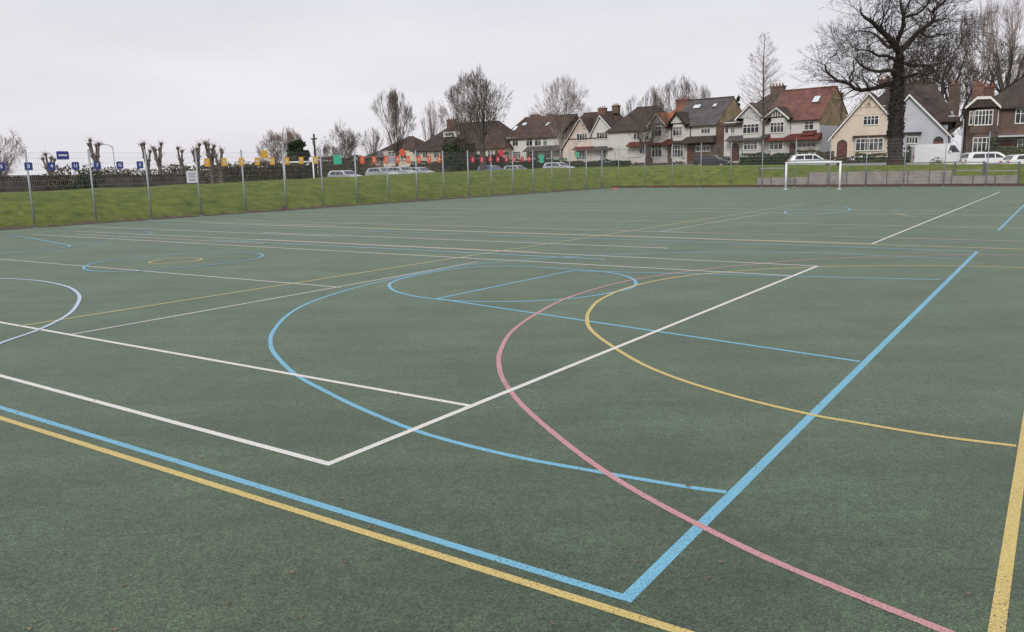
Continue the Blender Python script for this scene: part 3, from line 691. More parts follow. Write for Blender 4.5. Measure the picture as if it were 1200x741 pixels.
# evergreen
def evergreen(x,ytop,Y,w,label,seed,m='leafdark',s=.22,n=5200,cone=False):
    random.seed(seed);b=at(x,205,Y);zb=terr(b.x,b.y);H=at(x,ytop,Y).z-zb;R_=w*Y/F_/2;t=thing('evergreen_tree',label,'tree',(b.x,b.y,zb));mb=LB();A=MB()
    A.tube([(0,0,-.2),(0,0,H*.9)],[.2,.05],7);A.build('trunk',M['bark'],t)
    nc=34
    for k in range(nc):
        f=random.uniform(.08,.97);rr_=R_*(1-f)**(.9 if cone else .45)*random.uniform(.35,.85);a=random.uniform(0,6.28);sz=R_*(.22 if cone else .33)*random.uniform(.7,1.2)
        leaves(mb,(rr_*math.cos(a),rr_*math.sin(a),H*f*.95),(sz,sz,sz*(1.2 if cone else .8)),n//nc,s)
    mb.build('crown',M[m],t)
evergreen(350,164,95,36,'dark rounded evergreen tree by the pole above the yellow plates',61)
evergreen(863,101,128,14,'thin dark conifer poking up between the two house pairs',62,n=1800,cone=True,s=.2)
evergreen(1160,160,79,18,'small yellow green palm-like bush under the white bay window',63,'leafmid',.14,1400)
# ------------------------------------------------------------------ the great oak
random.seed(11)
OY=62.0
ob=at(1050,191,OY);zb=terr(ob.x,ob.y)
oak=thing('oak_tree','great bare oak with a thick ivy-clad trunk between the cream and grey gables','tree',(ob.x,ob.y,zb))
O0=Vector((ob.x,ob.y,zb))
def oq(x,y,dy=0):return at(x,y,OY+dy)-O0
A=LB();B=LB();Iv=LB()
trunk=[(1049,196,0,.78),(1049,180,0,.62),(1049.5,160,0,.66),(1050,140,0,.66),(1051,120,0,.57),(1052,100,0,.48),(1053,80,0,.38),(1054,66,0,.35),(1055,56,0,.32)]
pp=[oq(x,y,d) for x,y,d,_ in trunk];trunk=[(a_,b_,c_,d_*.83) for a_,b_,c_,d_ in trunk];A.tube(pp,[r for *_,r in trunk],14,False)
for i in range(len(pp)-2):
    for k in range(240):
        f=random.random();a=random.uniform(0,6.28);c_=pp[i+0].lerp(pp[i+1],f);r=trunk[i][3]*random.uniform(.88,1.12)
        if i>0:card(Iv,c_+Vector((math.cos(a)*r,math.sin(a)*r,0)),.10)
limbs=[  # (px,py,depth offset,radius)
 [(1054,62,0,.34),(1049,52,-.5,.27),(1042,44,-1,.24),(1034,38,-1.5,.21),(1027,31,-2,.19),(1021,25,-2.4,.17),(1014,21,-2.6,.13),(1010,17,-2.8,.08),(1008,12,-3,.05)],
 [(1056,58,0,.32),(1062,53,.6,.26),(1068,47,1,.24),(1076,38,1.5,.22),(1083,33,2,.2),(1091,27,2.2,.19),(1095,20,2.5,.17),(1093,14,2.5,.16),(1099,8,2.8,.15),(1106,3,3,.13),(1111,-6,3.3,.1)],
 [(1051,50,-.2,.24),(1054,42,-.6,.2),(1058,32,-1,.18),(1059,20,-1.3,.15),(1056,8,-1.2,.12),(1055,-4,-1.2,.09)],
 [(1058,22,-1.3,.12),(1066,18,-2,.11),(1074,17,-2.6,.1),(1082,11,-3,.09),(1088,4,-3.2,.06),(1090,-4,-3.4,.04)],
 [(1050,52,0,.2),(1043,56,1,.16),(1036,52,2,.13),(1028,42,3,.1),(1020,38,3.6,.08),(1008,36,4.2,.05)],
 [(1049,84,0,.2),(1040,82,-1.5,.16),(1030,84,-2.5,.13),(1018,82,-3.4,.11),(1008,76,-4,.08),(1002,68,-4.4,.05)],
 [(1047,99,0,.28),(1038,99,.5,.24),(1028,103,1,.2),(1018,105,1.6,.19),(1010,106,1.8,.18),(1001,104,2,.17),(996,99,2.1,.15),(991,97,2.2,.14),(981,95,2.4,.12),(974,89,2.6,.11),(968,83,2.8,.09),(967,76,2.9,.07),(973,68,3,.05),(981,63,3.2,.04)],
 [(996,99,2.1,.11),(996,90,2.3,.09),(1001,82,2.5,.07),(1000,72,2.6,.05),(1006,64,2.7,.04)],
 [(1050,70,0,.16),(1040,66,-1.5,.12),(1030,66,-2.6,.1),(1020,60,-3.4,.08),(1010,58,-4,.05),(1000,60,-4.4,.03)],
 [(1054,76,0,.2),(1062,74,1.5,.16),(1072,78,2.4,.13),(1082,76,3.4,.1),(1092,78,4,.07),(1102,74,4.5,.04)],
 [(1054,90,0,.15),(1064,90,-1.5,.12),(1074,86,-2.5,.1),(1085,88,-3,.07),(1096,84,-3.6,.04)],
 [(1078,37,1.5,.13),(1084,42,1.4,.11),(1090,44,1.2,.09),(1100,40,1.2,.07),(1108,42,1.3,.04)],
 [(1091,27,2.2,.1),(1100,24,2,.08),(1108,22,1.8,.05),(1116,24,1.5,.03)],
 [(1036,39,-1.5,.1),(1032,30,-2,.08),(1036,20,-2.4,.06),(1034,8,-2.6,.04)],
 [(1018,105,1.6,.09),(1014,96,1.2,.07),(1010,88,.8,.05),(1012,78,.6,.03)],
]
prm=STY['oak']
for L in limbs:
    q=[oq(x,y,d) for x,y,d,_ in L];A.tube(q,[r*.82 for *_,r in L],8,False)
    for i in range(1,len(q)):
        dirn=(q[i]-q[i-1]).normalized();r=L[i][3]
        for k in range(random.choice((2,2,3)) if i<len(q)-1 else 4):
            out=[];branch(out,q[i-1].lerp(q[i],random.random()),(rnd(dirn,random.uniform(.5,1.2) if i<len(q)-1 else random.uniform(.1,.7))+Vector((0,0,.12))).normalized(),random.uniform(.8,1.4),min(.05,max(.018,r*.3)),random.choice((3,3,4)),prm,2)
            for l,p_,rr_ in out:B.tube(p_,rr_,4 if l<4 else 3,False)
A.build('trunk',M['oakbark'],oak);B.build('crown',M['oakbark'],oak);Iv.build('ivy',M['ivy'],oak)
# ------------------------------------------------------------------ houses
class House:
    def __init__(s,name,label,xl,xr,DR,phi=-44,dep=9,cat='house',zg=None):
        s.phi=R(phi);s.u=Vector((math.cos(s.phi),math.sin(s.phi)));s.n=Vector((s.u.y,-s.u.x)) # outward front normal
        rr_=at(xr,190,DR);s.right=Vector((rr_.x,rr_.y))
        # left corner on ray xl along -u
        d=ray(xl,190);dd=Vector((d.x,d.y));det=dd.x*(-s.u.y)-dd.y*(-s.u.x)
        # right - k*u = t*dd
        k=(s.right.x*dd.y-s.right.y*dd.x)/(s.u.x*dd.y-s.u.y*dd.x)
        s.W=k;s.o=s.right-s.u*k;s.dep=dep
        s.z=terr(s.o.x,s.o.y)*.5+terr(s.right.x,s.right.y)*.5 if zg is None else zg
        s.e=thing(name,label,cat,(s.o.x,s.o.y,s.z),s.phi)
    def P(s,x,y,v=0):
        """pixel -> (u,w) on the plane v (v>0 is behind the front)"""
        d=ray(x,y);n=s.n;c0=(s.o-n*v).dot(n);t=c0/(d.x*n.x+d.y*n.y);p=d*t
        return (Vector((p.x,p.y))-s.o).dot(s.u),p.z+H_-s.z
    def wall(s,m,u0,u1,w1,v0,v1,name='wall',w0=-.4):
        mb=MB();mb.box(u0,v0,w0,u1,v1,w1);return mb.build(name,M[m],s.e)
    def poly(s,m,pts,v0,v1,name='gable',px_=True):
        q=[s.P(x,y,v0) for x,y in pts] if px_ else pts
        mb=MB();mb.prism([(u,v0,w) for u,w in q],(0,v1-v0,0));return mb.build(name,M[m],s.e)
    def rect(s,m,x0,y0,x1,y1,v0,v1,name='trim'):
        (u0,wa),(u1,wb)=s.P(x0,y1,v0),s.P(x1,y0,v0)
        wa=s.P((x0+x1)/2,y1,v0)[1];wb=s.P((x0+x1)/2,y0,v0)[1]
        mb=MB();mb.box(u0,v0,wa,u1,v1,wb);return mb.build(name,M[m],s.e)
    def win(s,x0,y0,x1,y1,v=0,nx=2,ny=1,name='window'):
        xm=(x0+x1)/2;u0,u1=s.P(x0,y1,v)[0],s.P(x1,y1,v)[0];w0,w1=s.P(xm,y1,v)[1],s.P(xm,y0,v)[1];s.winm(u0,u1,w0,w1,v,nx,ny,name)
    def winm(s,u0,u1,w0,w1,v,nx=2,ny=1,name='window'):
        f=.07;mb=MB();a=v-.06;b=v+.03
        mb.box(u0-f,a-.03,w0-f-.03,u1+f,b,w0);mb.box(u0-f,a,w1,u1+f,b,w1+f);mb.box(u0-f,a,w0,u0,b,w1);mb.box(u1,a,w0,u1+f,b,w1)
        for i in range(1,nx):c_=u0+(u1-u0)*i/nx;mb.box(c_-.035,a+.005,w0,c_+.035,b-.005,w1)
        for j in range(1,ny):
            c_=w0+(w1-w0)*(j/ny if ny>2 else .68)
            for i in range(nx):
                x0,x1=u0+(u1-u0)*i/nx+(.035 if i else 0),u0+(u1-u0)*(i+1)/nx-(.035 if i<nx-1 else 0);mb.box(x0,a+.008,c_-.025,x1,b-.008,c_+.025)
        fr=mb.build(name,M['frame'],s.e);mb=MB();mb.box(u0+.002,v-.035,w0+.002,u1-.002,v-.012,w1-.002);mb.build('pane',M['glass'],fr)
    def roof(s,m,u0,u1,we,wr,hl=0,hr=0,v0=0,v1=None,name='roof',oh=.35,vr=None,th=.12,gw='redbrick'):
        """ridge along u; hl/hr = hip run at left/right (0: gable)"""
        v1=s.dep if v1 is None else v1;vr=(v0+v1)/2 if vr is None else vr
        sl=(wr-we)/(vr-v0);a0=v0-oh;a1=v1+oh;we_=we-oh*sl
        U0=u0-(oh if hl else .12);U1=u1+(oh if hr else .12)
        A=[(U0,a0,we_),(U1,a0,we_),(U1,a1,we_),(U0,a1,we_),(u0+hl if hl else U0,vr,wr),(u1-hr if hr else U1,vr,wr)]
        mb=MB();F=[(0,1,5,4),(2,3,4,5)]+([(1,2,5)] if hr else [])+([(3,0,4)] if hl else [])
        mb.add(A,F);o=mb.build(name,M[m],s.e)
        g=MB();g.box(U0+.02,a0-.05,we_-.10,U1-.02,a0+.06,we_-.01);g.build('gutter',M['timberdark'],s.e)
        rc=MB();rc.tube([(A[4][0],vr,wr+.02),(A[5][0],vr,wr+.02)],.11,6);rc.build('ridge_tiles',M['tile_brown' if m!='tile_red' else 'tile_red'],s.e)
        return o
    def groof(s,m,ul,wl,up_,wp,ur,wr,v0,v1,name='gable_roof',th=.14,barge='frame',oh=.3):
        """two slabs over a front facing gable"""
        mb=MB();v0=v0-oh
        for (ua_,wa_) in ((ul,wl),(ur,wr)):
            d=Vector((up_-ua_,wp-wa_)).normalized();n=Vector((-d.y,d.x));n=n if n.y>0 else -n
            ex=d*.3
            q=[(ua_-ex.x,wa_-ex.y),(up_,wp),(up_+n.x*0,wp+th*1.25),(ua_-ex.x+n.x*th,wa_-ex.y+n.y*th)]
            mb.prism([(a,v0,b) for a,b in q],(0,v1-v0,0))
        mb.build(name,M[m],s.e)
        if barge:
            bb=MB()
            for (ua_,wa_) in ((ul,wl),(ur,wr)):
                d=Vector((up_-ua_,wp-wa_)).normalized();ex=d*.3
                q=[(ua_-ex.x,wa_-ex.y-.16),(up_,wp-.18),(up_,wp+.06),(ua_-ex.x,wa_-ex.y+.08)]
                bb.prism([(a,v0-.05,b) for a,b in q],(0,.045,0))
            bb.build('bargeboard',M[barge],s.e)
    def chim(s,x,yt,yb_,w,v,m='redbrick',d=.6,pots=3):
        u,wt=s.P(x,yt,v);wb=s.P(x,yb_,v)[1];hw=w/2
        mb=MB();mb.box(u-hw,v-d/2,wb,u+hw,v+d/2,wt-.28);mb.box(u-hw-.07,v-d/2-.07,wt-.28,u+hw+.07,v+d/2+.07,wt-.10);c_=mb.build('chimney',M[m],s.e)
        for k in range(pots):
            pu=u-hw+w*(k+.5)/pots;mb=MB();mb.tube([(pu,v,wt-.1),(pu,v,wt+.22)],[.11,.09],8);mb.build('chimney_pot',M['pot'],c_)
    def sky(s,x,y,we,wr,v0,vr,w=.8,h=1.1):
        # place on front roof slope: find v where pixel ray hits slope plane
        for i in range(200):
            v=v0+(vr-v0)*i/200;u,wz=s.P(x,y,v);
            if we+(wr-we)*(v-v0)/(vr-v0)<=wz+.02 and i>0:
                pass
            sl=(wr-we)/(vr-v0)
            if wz<=we+sl*(v-v0):
                L=math.hypot(1,sl);dv,dw=1/L,sl/L;nv,nw=-sl/L,1/L
                q=[(u-w/2,v-dv*h/2,we+sl*(v-v0)-dw*h/2),(u+w/2,v-dv*h/2,we+sl*(v-v0)-dw*h/2),(u+w/2,v+dv*h/2,we+sl*(v-v0)+dw*h/2),(u-w/2,v+dv*h/2,we+sl*(v-v0)+dw*h/2)]
                mb=MB();mb.prism([(a,b+nv*.02,c_+nw*.02) for a,b,c_ in q],(0,nv*.08,nw*.08));o=mb.build('skylight',M['timberdark'],s.e)
                mb=MB();k=.86;mb.prism([(u+(a-u)*k,v+(b-v)*k+nv*.103,(we+sl*(v-v0))+(c_-we-sl*(v-v0))*k+nw*.103) for a,b,c_ in q],(0,nv*.015,nw*.015));mb.build('pane',M['skylight'],o);return
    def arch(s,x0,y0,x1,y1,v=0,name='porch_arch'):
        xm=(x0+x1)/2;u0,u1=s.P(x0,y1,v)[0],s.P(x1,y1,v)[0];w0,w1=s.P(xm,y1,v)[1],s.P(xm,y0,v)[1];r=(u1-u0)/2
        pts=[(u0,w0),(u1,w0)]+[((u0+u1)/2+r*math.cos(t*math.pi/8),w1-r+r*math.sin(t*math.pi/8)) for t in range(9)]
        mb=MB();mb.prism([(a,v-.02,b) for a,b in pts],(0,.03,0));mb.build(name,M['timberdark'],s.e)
        um=(u0+u1)/2;mb=MB();mb.box(um-.42,v-.04,w0+.02,um+.42,v-.022,min(w1-r*.4,w0+2.0));d_=mb.build('door',M['tile_band'],s.e)
        mb=MB();mb.box(um+.28,v-.075,w0+.95,um+.33,v-.043,w0+1.05);mb.build('handle',M['rim'],d_)

def endgable(h,m,u0,u1,we,wr,v0=0,v1=None):
    v1=h.dep if v1 is None else v1
    mb=MB();mb.prism([(u0,v0+.02,we),(u0,v1-.02,we),(u0,(v0+v1)/2,wr-.06)],(u1-u0,0,0));mb.build('end_gable',M[m],h.e)

# --- pair with red roof (A)
A_=House('semi_detached_house','semi-detached pair with red tiled right roof, dark left roof and half timbered gable',848,958,99,-44,8.5)
h=A_;W=h.W;we=h.P(940,138)[1];wr=h.P(945,104.5,4.25)[1]
xm=h.P(897,150)[0]
h.wall('render',0,xm,we,0,8.5);h.wall('render',xm,W-.02,we,.01,8.49)
h.wall('yellowbrick',W-.02,W+.12,we,.02,8.48,'side_wall',w0=we-1.0);h.wall('greyrender',W-.02,W+.13,we-1.0,.02,8.48,'side_wall')
h.roof('tile_red',xm,W+.1,we,wr,0,0);h.roof('tile_dark',0,xm-.01,we-.15,wr-.1,4.2,0)
endgable(h,'yellowbrick',W-.3,W+.115,we,wr)
h.sky(957,117,we,wr,0,4.25,.9,1.3);h.chim(912,100,118,1.7,4.4,'brownbrick',.8,4);h.chim(983,108,140,.9,6,'brownbrick',.7,2)
def bay(h,x0,x1,yb_,yt,v,m='render',name='bay'):
    u0=h.P(x0,yb_,v)[0];u1=h.P(x1,yb_,v)[0];w0=-.3;w1=h.P((x0+x1)/2,yt,v)[1];c_=min(.5,(u1-u0)*.2)
    mb=MB();mb.prism([(u0,0,w0),(u0+c_,v,w0),(u1-c_,v,w0),(u1,0,w0)],(0,0,w1-w0));mb.build(name,M[m],h.e)
    return u0,u1,w1
for (x0,x1,pk,ypk,ye) in ((866,893,880,122,138),(898,922,911,126,138)):
    v=-.7;bay(h,x0,x1,190,138,v)
    (ul,wl),(up_,wp),(ur,wr2)=h.P(x0-2,ye+1,v),h.P(pk,ypk,v),h.P(x1+2,ye+1,v)
    h.poly('render',[(ul+.15,wl),(ur-.15,wl),(up_,wp-.1)],v,v+.15,px_=False)
    h.groof('tile_dark' if pk<890 else 'tile_brown',ul,wl,up_,wp,ur,wl,v,3.2)
    mb=MB()
    for f in (.25,.4,.5,.6,.75):
        uu=ul+(ur-ul)*f;hh=(wp-wl)*(1-abs(f-.5)*2)-.25;mb.box(uu-.06,v-.03,wl+.15,uu+.06,v-.002,wl+max(.2,hh))
    mb.box(ul+.1,v-.035,wl-.02,ur-.1,v-.003,wl+.14)
    if pk>890:mb.build('half_timbering',M['timberdark'],h.e)
    else:mb.build('half_timbering',M['greyrender'],h.e)
h.win(871,146,889,156,-.7,4,2);h.win(903,144,918,155,-.7,4,2);h.win(902,166,917,175,-.7,3,2);h.win(872,167,887,175,-.7,4,2)
h.win(850,147,853.5,156,0,1,2);h.win(857,147,861,156,0,2,2);h.win(943,143,953,152,0,2,2);h.win(935,167,956,172,0,4,1);h.win(924.5,144,927.5,153,0,1,2);h.arch(856,168,866,189,0)
h.arch(921,167,932,189,-.0)
# mid tiled skirts
def skirt(h,m,x0,x1,yt,yb_,v0,v1,name='skirt_roof'):
    u0,u1=h.P(x0,yb_,v0)[0],h.P(x1,yb_,v0)[0];xm=(x0+x1)/2;wt=h.P(xm,yt,v1)[1];wb=h.P(xm,yb_,v0)[1]
    mb=MB();mb.prism([(u0,v0,wb-.08),(u0,v0,wb),(u0,v1,wt),(u0,v1,wb-.08)],(u1-u0,0,0));mb.build(name,M[m],h.e)
skirt(h,'tile_grey',849,896,158.5,164.5,-1.25,0.02);skirt(h,'tile_band',896.3,958,157,164,-1.25,.02);skirt(h,'tile_band',938,954,153,158,-.75,-.02)
# --- pair with orange/grey roofs (B)
h=House('semi_detached_house','semi-detached pair with orange left roof, grey slate right roof and small white gables',759,838,116,-44,9.0)
W=h.W;we=h.P(830,144.5)[1];wr=h.P(830,116,4.5)[1];xm=h.P(787,150)[0]
wm=h.P(800,165)[1]
h.wall('render',0,W,we,0,9,'upper_wall',w0=wm);h.wall('brownbrick',0.01,W-.01,wm,.01,8.99,'lower_wall')
h.wall('redbrick',W-.02,W+.12,we,.02,8.98,'side_wall')
h.roof('tile_grey',xm,W+.1,we,wr,0,0);h.roof('tile_orange',0,xm-.01,we,wr-.12,3.8,0);endgable(h,'yellowbrick',W-.3,W+.115,we,wr)
h.sky(817,125.5,we,wr,0,4.5,1.3,.9);h.sky(838,124,we,wr,0,4.5,.6,.7);h.chim(801,115.5,132,2.0,4.6,'redbrick',.9,4)
for (x0,x1,pk,ypk,ye) in ((762,779,770,133,147),(785,802,793.5,132,146)):
    v=-.7;bay(h,x0,x1,190,146,v)
    (ul,wl),(up_,wp),(ur,_)=h.P(x0-1.5,ye,v),h.P(pk,ypk,v),h.P(x1+1.5,ye,v)
    h.poly('greyrender' if pk<780 else 'render',[(ul+.15,wl),(ur-.15,wl),(up_,wp-.1)],v,v+.15,px_=False)
    h.groof('tile_orange' if pk<780 else 'tile_dark',ul,wl,up_,wp,ur,wl,v,3.4,barge='frame' if pk<780 else 'timberdark')
    mb=MB();mb.box(ul+.1,v-.035,wl-.02,ur-.1,v-.003,wl+.12);mb.build('half_timbering',M['timberdark'],h.e)
h.win(763.5,149,775,160,-.7,3,2);h.win(789,149,799,159,-.7,3,2);h.win(764,171,775,184,-.7,3,2);h.win(787.5,171,800.5,184,-.7,4,2)
h.win(778,149,781.5,159,0,1,2);h.win(822,151,832,156,0,3,1);h.win(816,171,832,177,0,4,1);h.arch(805,170,812,189,0)
skirt(h,'tile_band',760,785,163.5,170,-1.2,.02);skirt(h,'tile_dark',785.5,834,160,167.5,-1.2,.02)
mb=MB()
for x in (784,806):
    u=h.P(x,150,-.75)[0];mb.box(u-.06,-.08,wm,u+.06,-.003,we)
mb.build('timber_post',M['timberdark'],h.e)
# --- dark hipped house (C)
h=House('detached_house','white house with a big dark hipped roof left of the orange roof',712,768,131,-44,10)
W=h.W;we=h.P(750,151)[1];wr=h.P(740,127,5)[1]
h.wall('render',0,W,we,0,10);h.roof('tile_dark',0,W,we,wr,2.2,3.0);h.win(743,154,749,163,0,2,2);h.win(757,156,763,164,0,2,2);h.win(750,170,762,180,0,4,2)
h.chim(722,123,133,1.2,5,'brownbrick',.8,3);skirt(h,'tile_band',733,768,166,171,-1.1,.02)
# --- twin gables (D)
h=House('semi_detached_house','pale rendered pair with twin steep gables and a long sweeping roof',655,741,136,-36,10)
W=h.W;we=h.P(690,158)[1];wr=h.P(700,132,5)[1]
h.wall('pinkrender',h.P(668,175)[0],h.P(692,175)[0],we,0.2,9.8);h.wall('render',h.P(692,175)[0],h.P(735,175)[0],h.P(700,168)[1],0.2,9.8)
h.roof('tile_brown',0.6,h.P(722,150)[0],h.P(690,160)[1],wr,1.5,2.5)
for (xl,yl,pk,yp,xr,yr,m,rm) in ((658,176,680.5,138,692.3,158,'pinkrender','tile_brown'),(692.6,158,703.5,135.5,738,175,'render','tile_dark')):
    v=-.3;q=[h.P(xl,yl,v),h.P(pk,yp,v),h.P(xr,yr,v)]
    if pk<690:pl=[h.P(xl+1.5,yl,v),h.P(pk,yp+2,v),h.P(xr,yr,v),h.P(xr,190,v),h.P(xl+1.5,190,v)]
    else:pl=[h.P(xl,yl,v),h.P(pk,yp+2,v),h.P(xr-3,yr-1,v),h.P(733,190,v),h.P(xl,190,v)]
    h.poly(m,pl,v,v+.4,px_=False);h.groof(rm,*q[0],*q[1],*q[2],v,5,barge='render' if pk<690 else 'frame')
h.win(676.5,157,688,164.5,-.3,4,1);h.win(699.5,155.5,711.5,162.5,-.3,4,1);h.win(704,177,710,187,-.3,2,2);h.win(676,177,688,187,-.3,4,2);h.chim(706,126,140,1.4,4,'redbrick',.8,3);h.arch(721,174,729,189,-.3)
skirt(h,'tile_band',670,692,172,174.6,-1.6,-.29);skirt(h,'tile_grey',692.5,717,171.5,174.4,-1.6,-.29)
# --- long dark terrace (E)
h=House('semi_detached_house','long dark brown roofed pair with three roof lights behind the red plates',588,657,150,-40,10)
W=h.W;we=h.P(630,160)[1];wr=h.P(640,136.5,5)[1]
h.wall('render',0,W,we,0,10);h.roof('tile_brown',0,W,we,wr,1.8,0);h.chim(627,134,142,1.8,5.2,'brownbrick',.9,3);h.chim(644,133,140,1.0,5.2,'brownbrick',.9,2)
h.sky(604,151,we,wr,0,5,.9,1.5);h.sky(615,146,we,wr,0,5,1.1,.9);h.sky(642,146,we,wr,0,5,.8,1.1)
for x0,x1 in ((592,598),(601,607),(617,624),(627,634),(637,641)):h.win(x0,162,x1,171,0,2,2)
h.win(600,178,610,186,0,4,2);h.win(618,178,630,186,0,4,2);h.win(638,178,648,186,0,3,2)
skirt(h,'tile_grey',612,657,171,177,-1.6,.02)
# --- brown hipped house with dormer (F)
h=House('detached_house','wide brown hipped roof house with brick chimney and white dormer',484,592,155,-30,12)
W=h.W;we=h.P(540,173)[1];wr=h.P(540,144.5,6)[1]
h.wall('cream',0,W,we,0,12);h.roof('tile_dark',0,h.P(560,170)[0],we,wr,6.2,0,oh=.5);h.roof('tile_brown',h.P(560,170)[0]+.01,W,we,wr-.05,0,4.5,oh=.5)
h.chim(529,139.5,153,1.8,5.2,'redbrick',.9,3)
# dormer
v=2.2;u0,wa=h.P(519.5,161,v);u1,wb=h.P(535,153,v);mb=MB();mb.box(u0,v,wa,u1,5.5,wb);d_=mb.build('dormer',M['render'],h.e)
mb=MB();mb.box(u0-.15,v-.2,wb,u1+.15,5.6,wb+.12);mb.build('dormer_roof',M['tile_grey'],d_);h.win(522,156,532,159.5,v,3,1)
for x0,x1 in ((488,492),(496,501),(509,515),(553,560),(572,578)):h.win(x0,177,x1,185,0,2,2)
h.arch(580,177,585,189,0)
# --- low brown hipped (G)
h=House('bungalow','low brown hipped bungalow with a grey lean-to wing behind the first orange plates',423,486,168,-25,10)
W=h.W;we=h.P(465,174)[1];wr=h.P(465,161,5)[1];ux=h.P(449,180)[0]
h.wall('cream',ux,W,we,0,10);h.roof('tile_brown',ux,W,we,wr,3.0,3.0)
w2=h.P(440,184)[1];h.wall('redbrick',0.4,ux+.01,w2,.02,9);h.roof('tile_grey',.4,ux+3,w2,h.P(450,172.5,4)[1],4.2,0,v0=-.4,v1=8.6,name='wing_roof')
for x0,x1 in ((429,433),(441,445)):h.win(x0,187,x1,193,0.02,2,1)
for x0,x1 in ((456,462),(470,476)):h.win(x0,178,x1,186,0,2,2)
# --- low dark building far left-centre
h=House('garage_building','low dark flat roofed building above the grass beyond the yellow plates',284,330,88,-10,6,cat='outbuilding')
W=h.W;w1=h.P(305,199)[1];h.wall('brownbrick',0,W,w1,0,6);mb=MB();mb.box(-.2,-.25,w1,W+.2,6.2,w1+.22);mb.build('flat_roof',M['timberdark'],h.e)
h.win(291,206,296,210,0,2,1);h.win(303,206,309,210,0,2,1);h.rect('tile_band',318,203,324,211,-.04,-.005,'door')
# --- cream / grey pair (H) behind the oak
h=House('semi_detached_house','steep gabled pair behind the great oak, cream on the left and pale grey right',972,1117,87,-30,10)
W=h.W;wr=h.P(1060,99,5)[1];xm=h.P(1052,150)[0];we=h.P(1050,140)[1];yl=h.P(985,163)[1]
h.wall('cream',h.P(985,160)[0],xm,we,.2,9.8);h.wall('greyrender',xm,h.P(1110,158)[0],h.P(1095,146)[1],.2,9.8)
h.roof('tile_dark',h.P(990,150)[0],h.P(1117,140)[0],h.P(1050,143)[1],wr,4.2,2.2,oh=.2)
for (xl,yl_,pk,yp,xr,yr,m) in ((973,162,1019,109,1048,141,'cream'),(1045,136,1066,111,1113,158,'greyrender')):
    v=-.35;q=[h.P(xl,yl_,v),h.P(pk,yp,v),h.P(xr,yr,v)]
    if pk<1050:pl=[h.P(xl+1.5,yl_+1,v),h.P(pk,yp+2,v),h.P(xr,yr,v),h.P(xr,191,v),h.P(xl+1.5,191,v)]
    else:pl=[h.P(xr-2,191,v),h.P(xr-2,yr,v),h.P(pk,yp+2,v),h.P(xl+5,yl_,v),h.P(xl+5,191,v)]
    h.poly(m,pl,v,v+.5,px_=False);h.groof('tile_dark',*q[0],*q[1],*q[2],v,5,barge='frame')
h.win(1012,136.5,1029,146,-.35,4,2);h.win(1003,163,1034,176,-.75,6,2)
u0,u1,w1=bay(h,1000,1040,190,160.5,-.7,'cream');mb=MB();mb.box(u0-.2,-.95,w1,u1+.2,-.36,w1+.16);mb.build('bay_roof',M['tile_dark'],h.e)
mb=MB();uu=h.P(1019,125,-.35);mb.box(uu[0]-1.6,-.40,uu[1]-.05,uu[0]+1.6,-.352,uu[1]+.05);u2=h.P(1019,134,-.35);mb.box(u2[0]-2.4,-.40,u2[1]-.06,u2[0]+2.4,-.352,u2[1]+.06);mb.build('timber_rail',M['cream'],h.e)
h.win(1062,161,1075,168,-.5,4,1);h.rect('timberdark',1058,155,1080,157,-.8,-.36,'bay_roof');h.arch(980,164,992,189,-.35);h.arch(1092,160,1104,189,-.35)
h.chim(1119.5,97,150,1.1,4.5,'brownbrick',.9,2);h.rect('greyrender',1097,131,1117,151,2.2,8.0,'side_dormer');h.chim(1036,92,104,1.0,5.5,'brownbrick',.8,2)
# --- brick house at right edge (I)
h=House('brick_house','dark brick house with white bay windows under a clipped gable at the right edge',1131,1235,80,-26,10)
W=h.W;we=h.P(1180,124)[1];wr=h.P(1195,87,5)[1]
h.wall('brownbrick',0,W,we,0,10);h.roof('tile_dark',h.P(1150,120)[0],W,we,wr,4.2,2.5)
v=-.8;bay(h,1134,1170,191,128,v,'brownbrick')
# clipped gable
pg=[h.P(1131,127,v),h.P(1145,115,v),h.P(1161,114.5,v),h.P(1173,126,v)]
h.poly('tile_brown',[(pg[0][0]+.2,pg[0][1]),(pg[1][0],pg[1][1]-.1),(pg[2][0],pg[2][1]-.1),(pg[3][0]-.2,pg[3][1])],v,v+.2,px_=False)
bb=MB()
for a,b in zip(pg,pg[1:]):bb.prism([(a[0],v-.25,a[1]-.14),(b[0],v-.25,b[1]-.14),(b[0],v-.25,b[1]+.12),(a[0],v-.25,a[1]+.12)],(0,.08,0))
bb.build('bargeboard',M['frame'],h.e)
mb=MB();q=[(pg[0][0]-.1,pg[0][1]+.1),pg[1],pg[2],(pg[3][0]+.1,pg[3][1]+.1),(pg[3][0]+.1,pg[3][1]+.0),(pg[0][0]-.1,pg[0][1]+.0)]
mb.prism([(a,v-.16,b+.03) for a,b in q],(0,4.5,0));mb.build('gable_roof',M['tile_dark'],h.e)
h.win(1142,130,1162,146,-.82,5,2);h.win(1136,131,1139,146,-.5,1,2);h.win(1165,131,1168.5,146,-.5,1,2)
h.rect('brownbrick',1136,148,1170,156,-.86,-.805,'tile_hanging')
h.win(1190,128,1206,144,0,3,2);h.win(1140,162,1160,178,-.82,4,2);h.rect('greyrender',1170,158,1235,160,-1.3,.0,'porch_roof');h.arch(1172,163,1184,189,0);h.win(1192,164,1212,180,0,4,2)
h.chim(1146.5,97.5,118,1.0,4.0,'redbrick',.8,2);h.chim(1160,100,116,.9,5.0,'redbrick',.7,2)
